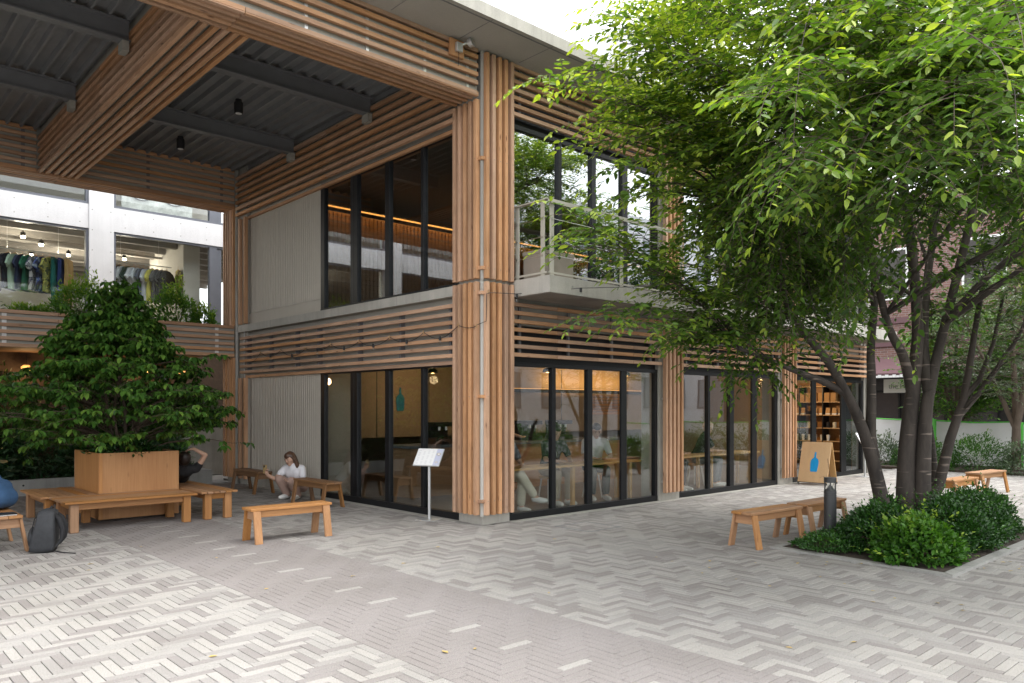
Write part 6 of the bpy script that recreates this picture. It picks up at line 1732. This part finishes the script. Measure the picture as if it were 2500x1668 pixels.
# left garden
gl = [(0.9,17.2,0.22,1.0,0.8,1.35),(2.3,17.5,0.22,0.9,0.8,1.25),(3.5,17.3,0.22,0.9,0.8,1.1),(4.6,17.1,0.22,0.8,0.7,1.0),(5.5,16.9,0.22,0.62,0.55,0.9),(1.6,16.75,0.22,0.7,0.4,0.8),(4.9,18.3,0.22,1.0,0.5,2.0),(2.6,18.4,0.22,1.2,0.5,2.1),(6.6,18.7,1.1,1.0,0.3,1.0),(5.75,17.7,0.22,0.6,0.5,1.9),(0.2,18.3,0.22,1.2,0.5,2.0)]
lab = ('far left below the painted letters','left behind the round-leaved plants','behind the left corner of the planter','behind the middle of the planter','at the end of the low garden wall','low against the garden wall','tall against the dark door','tall against the brown shop front','above the high concrete wall','tall in the corner beside the back column','tall at the far left under the lantern')
for i, (x,y,z,rx,ry,h) in enumerate(gl):
    shrub('fern_shrub', x, y, z, rx, ry, h, 'dark feathery garden shrub ' + lab[i], m_leaf_f if i % 2 == 0 else m_leaf_s, 0.105, 0.13, 4200, 100+i, tone=(0.15,0.5), group='left garden planting', lump=0.4, spiky=60)
rgf = random.Random(8)
rl_m = []
for k in range(3):
    mb = MB(); n = 18; R_ = 1.0
    vs = [(0,0,0.0)]; ring = []
    for ri, rr in enumerate((0.5, 1.0)):
        for q in range(n+1):
            a = R(14) + (2*math.pi-R(28))*q/n
            wv = 1 + 0.05*math.sin(q*2.7+k)
            vs.append((rr*math.cos(a)*wv, rr*math.sin(a)*wv, (0.10 if rr == 0.5 else 0.02)+0.06*math.sin(q*1.9+k)*rr))
    fs = [(0, 1+q, 2+q) for q in range(n)] + [(1+q, 1+n+1+q, 2+n+1+q, 2+q) for q in range(n)]
    mb.add(vs, fs); me = mb.mesh('leaf', m_leaf_r, smooth=True)
    att = me.attributes.new('tone','FLOAT','POINT'); att.data.foreach_set('value', [0.3+0.25*k]*len(me.vertices)); rl_m.append(me)
for pi, (x, y, n) in enumerate(((2.75,16.52,13),(3.35,16.55,15),(3.95,16.5,9))):
    pt = thing('round_leaf_plant', (x,y,0.22), 'clump of big round grey-green leaves ' + ('left of the planter bench corner', 'directly behind the planter bench seat', 'next to the planter box side')[pi], 'plant', 'round-leaved garden plants')
    stm = MB()
    for q in range(n):
        a = rgf.uniform(0, 6.28); r = rgf.uniform(0.05, 0.42); z = rgf.uniform(0.12, 0.42) ; sz = rgf.uniform(0.07, 0.125)
        px_, py_ = r*math.cos(a), r*math.sin(a)*0.5
        stm.tube([(px_*0.2,py_*0.2,0),(px_*0.7,py_*0.7,z*0.7),(px_,py_,z+0.005)], 0.004, 5, cap=False)
        mk('leaf', rl_m[q % 3], pt, T(x+px_, y+py_, 0.22+z) @ RZ(rgf.uniform(0,6.28)) @ RX(rgf.uniform(-0.35,0.35)) @ RY(rgf.uniform(-0.1,0.5)) @ Matrix.Scale(sz, 4))
    stm.local('stem', m_leaf_r, pt, kind='stuff')
# underplanting in the planter and shrubs on the walkway and balcony
shrub('planter_fern', 3.55, 12.25, 0.90, 0.48, 0.5, 0.28, 'small dark foliage spilling over the planter box rim', m_leaf_s, 0.07, 0.2, 1800, 120, group='planter underplanting')
m_tray = plain('planter_tray', (0.10,0.09,0.08), 0.7)
tr_ = thing('walkway_trough', (4.5, 16.9, 3.0), 'long dark plant trough on the raised walkway', 'trough')
MB().box((-4.5,-0.45,0),(2.1,0.35,0.22)).local('trough', m_tray, tr_)
shrub('walkway_shrub', 4.05, 16.7, 3.20, 0.62, 0.4, 0.85, 'yellow-green shrub on the walkway in front of the dark clothes rail', m_leaf_b, 0.085, 0.16, 3000, 121, tone=(0.4,0.9), group='shrubs on the walkway', lump=0.45, spiky=60)
shrub('walkway_shrub', 3.2, 16.75, 3.18, 0.5, 0.35, 0.32, 'low yellow-green shrub at the left of the walkway trough', m_leaf_b, 0.08, 0.16, 1800, 122, tone=(0.4,0.9), group='shrubs on the walkway', lump=0.45)
shrub('walkway_shrub', 5.75, 16.7, 3.20, 0.50, 0.4, 1.0, 'tall yellow-green shrub on the walkway in front of the T-shirt rail', m_leaf_b, 0.085, 0.16, 3000, 123, tone=(0.4,0.9), group='shrubs on the walkway', lump=0.45, spiky=60)
shrub('walkway_shrub', 6.35, 16.6, 3.20, 0.28, 0.3, 0.55, 'small yellow-green shrub on the walkway beside the back column', m_leaf_b, 0.08, 0.16, 1500, 124, tone=(0.4,0.9), group='shrubs on the walkway', lump=0.45, spiky=30)
shrub('walkway_shrub', 2.2, 16.75, 3.20, 0.5, 0.35, 0.7, 'dull green shrub on the walkway at the end of the trough', m_leaf_o, 0.08, 0.16, 1800, 125, group='shrubs on the walkway', lump=0.45)
for i, (x, h) in enumerate(((9.0,0.5),(9.9,0.42),(10.6,0.38),(12.4,0.5))):
    pt = thing('flower_pot', (x, 7.62, 3.357), 'small potted plant on the balcony floor ' + ('by the second railing post','between the railing posts','below the balcony end slats','beyond the second column')[i], 'potted plant', 'pots on the balcony')
    MB().lathe([(0.07,0.0),(0.10,0.16),(0.105,0.18),(0.09,0.18)], n=16).local('pot', plain('pot_%d' % i, (0.30,0.27,0.24), 0.7), pt)
    shrub('potted_flower', x, 7.62, 3.357+0.17, 0.22, 0.2, h-0.12, 'leafy flowering plant in the balcony pot ' + ('by the second railing post','between the railing posts','below the balcony end slats','beyond the second column')[i], m_leaf_s, 0.05, 0.24, 600, 130+i, cat='flower', lump=0.4)
shrub('balcony_shrub', 7.85, 7.72, 3.74, 0.30, 0.16, 0.12, 'low green plant in the beige balcony box', m_leaf_s, 0.05, 0.24, 500, 140)

# ---------------------------------------------------------------- fallen leaves
m_dry = plain('dry_leaf', (0.42,0.30,0.10), 0.7, var=0.4, nscale=40)
fm = leaf_mesh('leaf_blade', np.zeros((1,3)), np.array([[1.0,0,0]]), np.array([[0,0,1.0]]), np.ones(1), np.ones(1), m_dry, fold=0.10, droop=-0.08)
rgl = random.Random(14)
for i in range(46):
    if i < 20: x, y = rgl.uniform(6.2, 8.0), rgl.uniform(2.0, 5.2)
    elif i < 28: x, y = rgl.uniform(8.2, 10.0), rgl.uniform(1.9, 2.5)
    else:
        d_ = rgl.uniform(4.8, 9.5); l_ = rgl.uniform(-0.55, 0.6)*d_; x, y = FW.x*d_+RTV.x*l_, FW.y*d_+RTV.y*l_
    if in_bed(x, y) or (x > 6.6 and y > 7.8): continue
    o = mk('fallen_leaf', fm, None, T(x, y, 0.004) @ RZ(rgl.uniform(0, 6.28)) @ RX(rgl.uniform(-0.15, 0.15)) @ Matrix.Scale(rgl.uniform(0.035, 0.065), 4))
    tag(o, 'small dry yellow leaf lying on the pavers', 'leaf', 'fallen leaves on the paving')
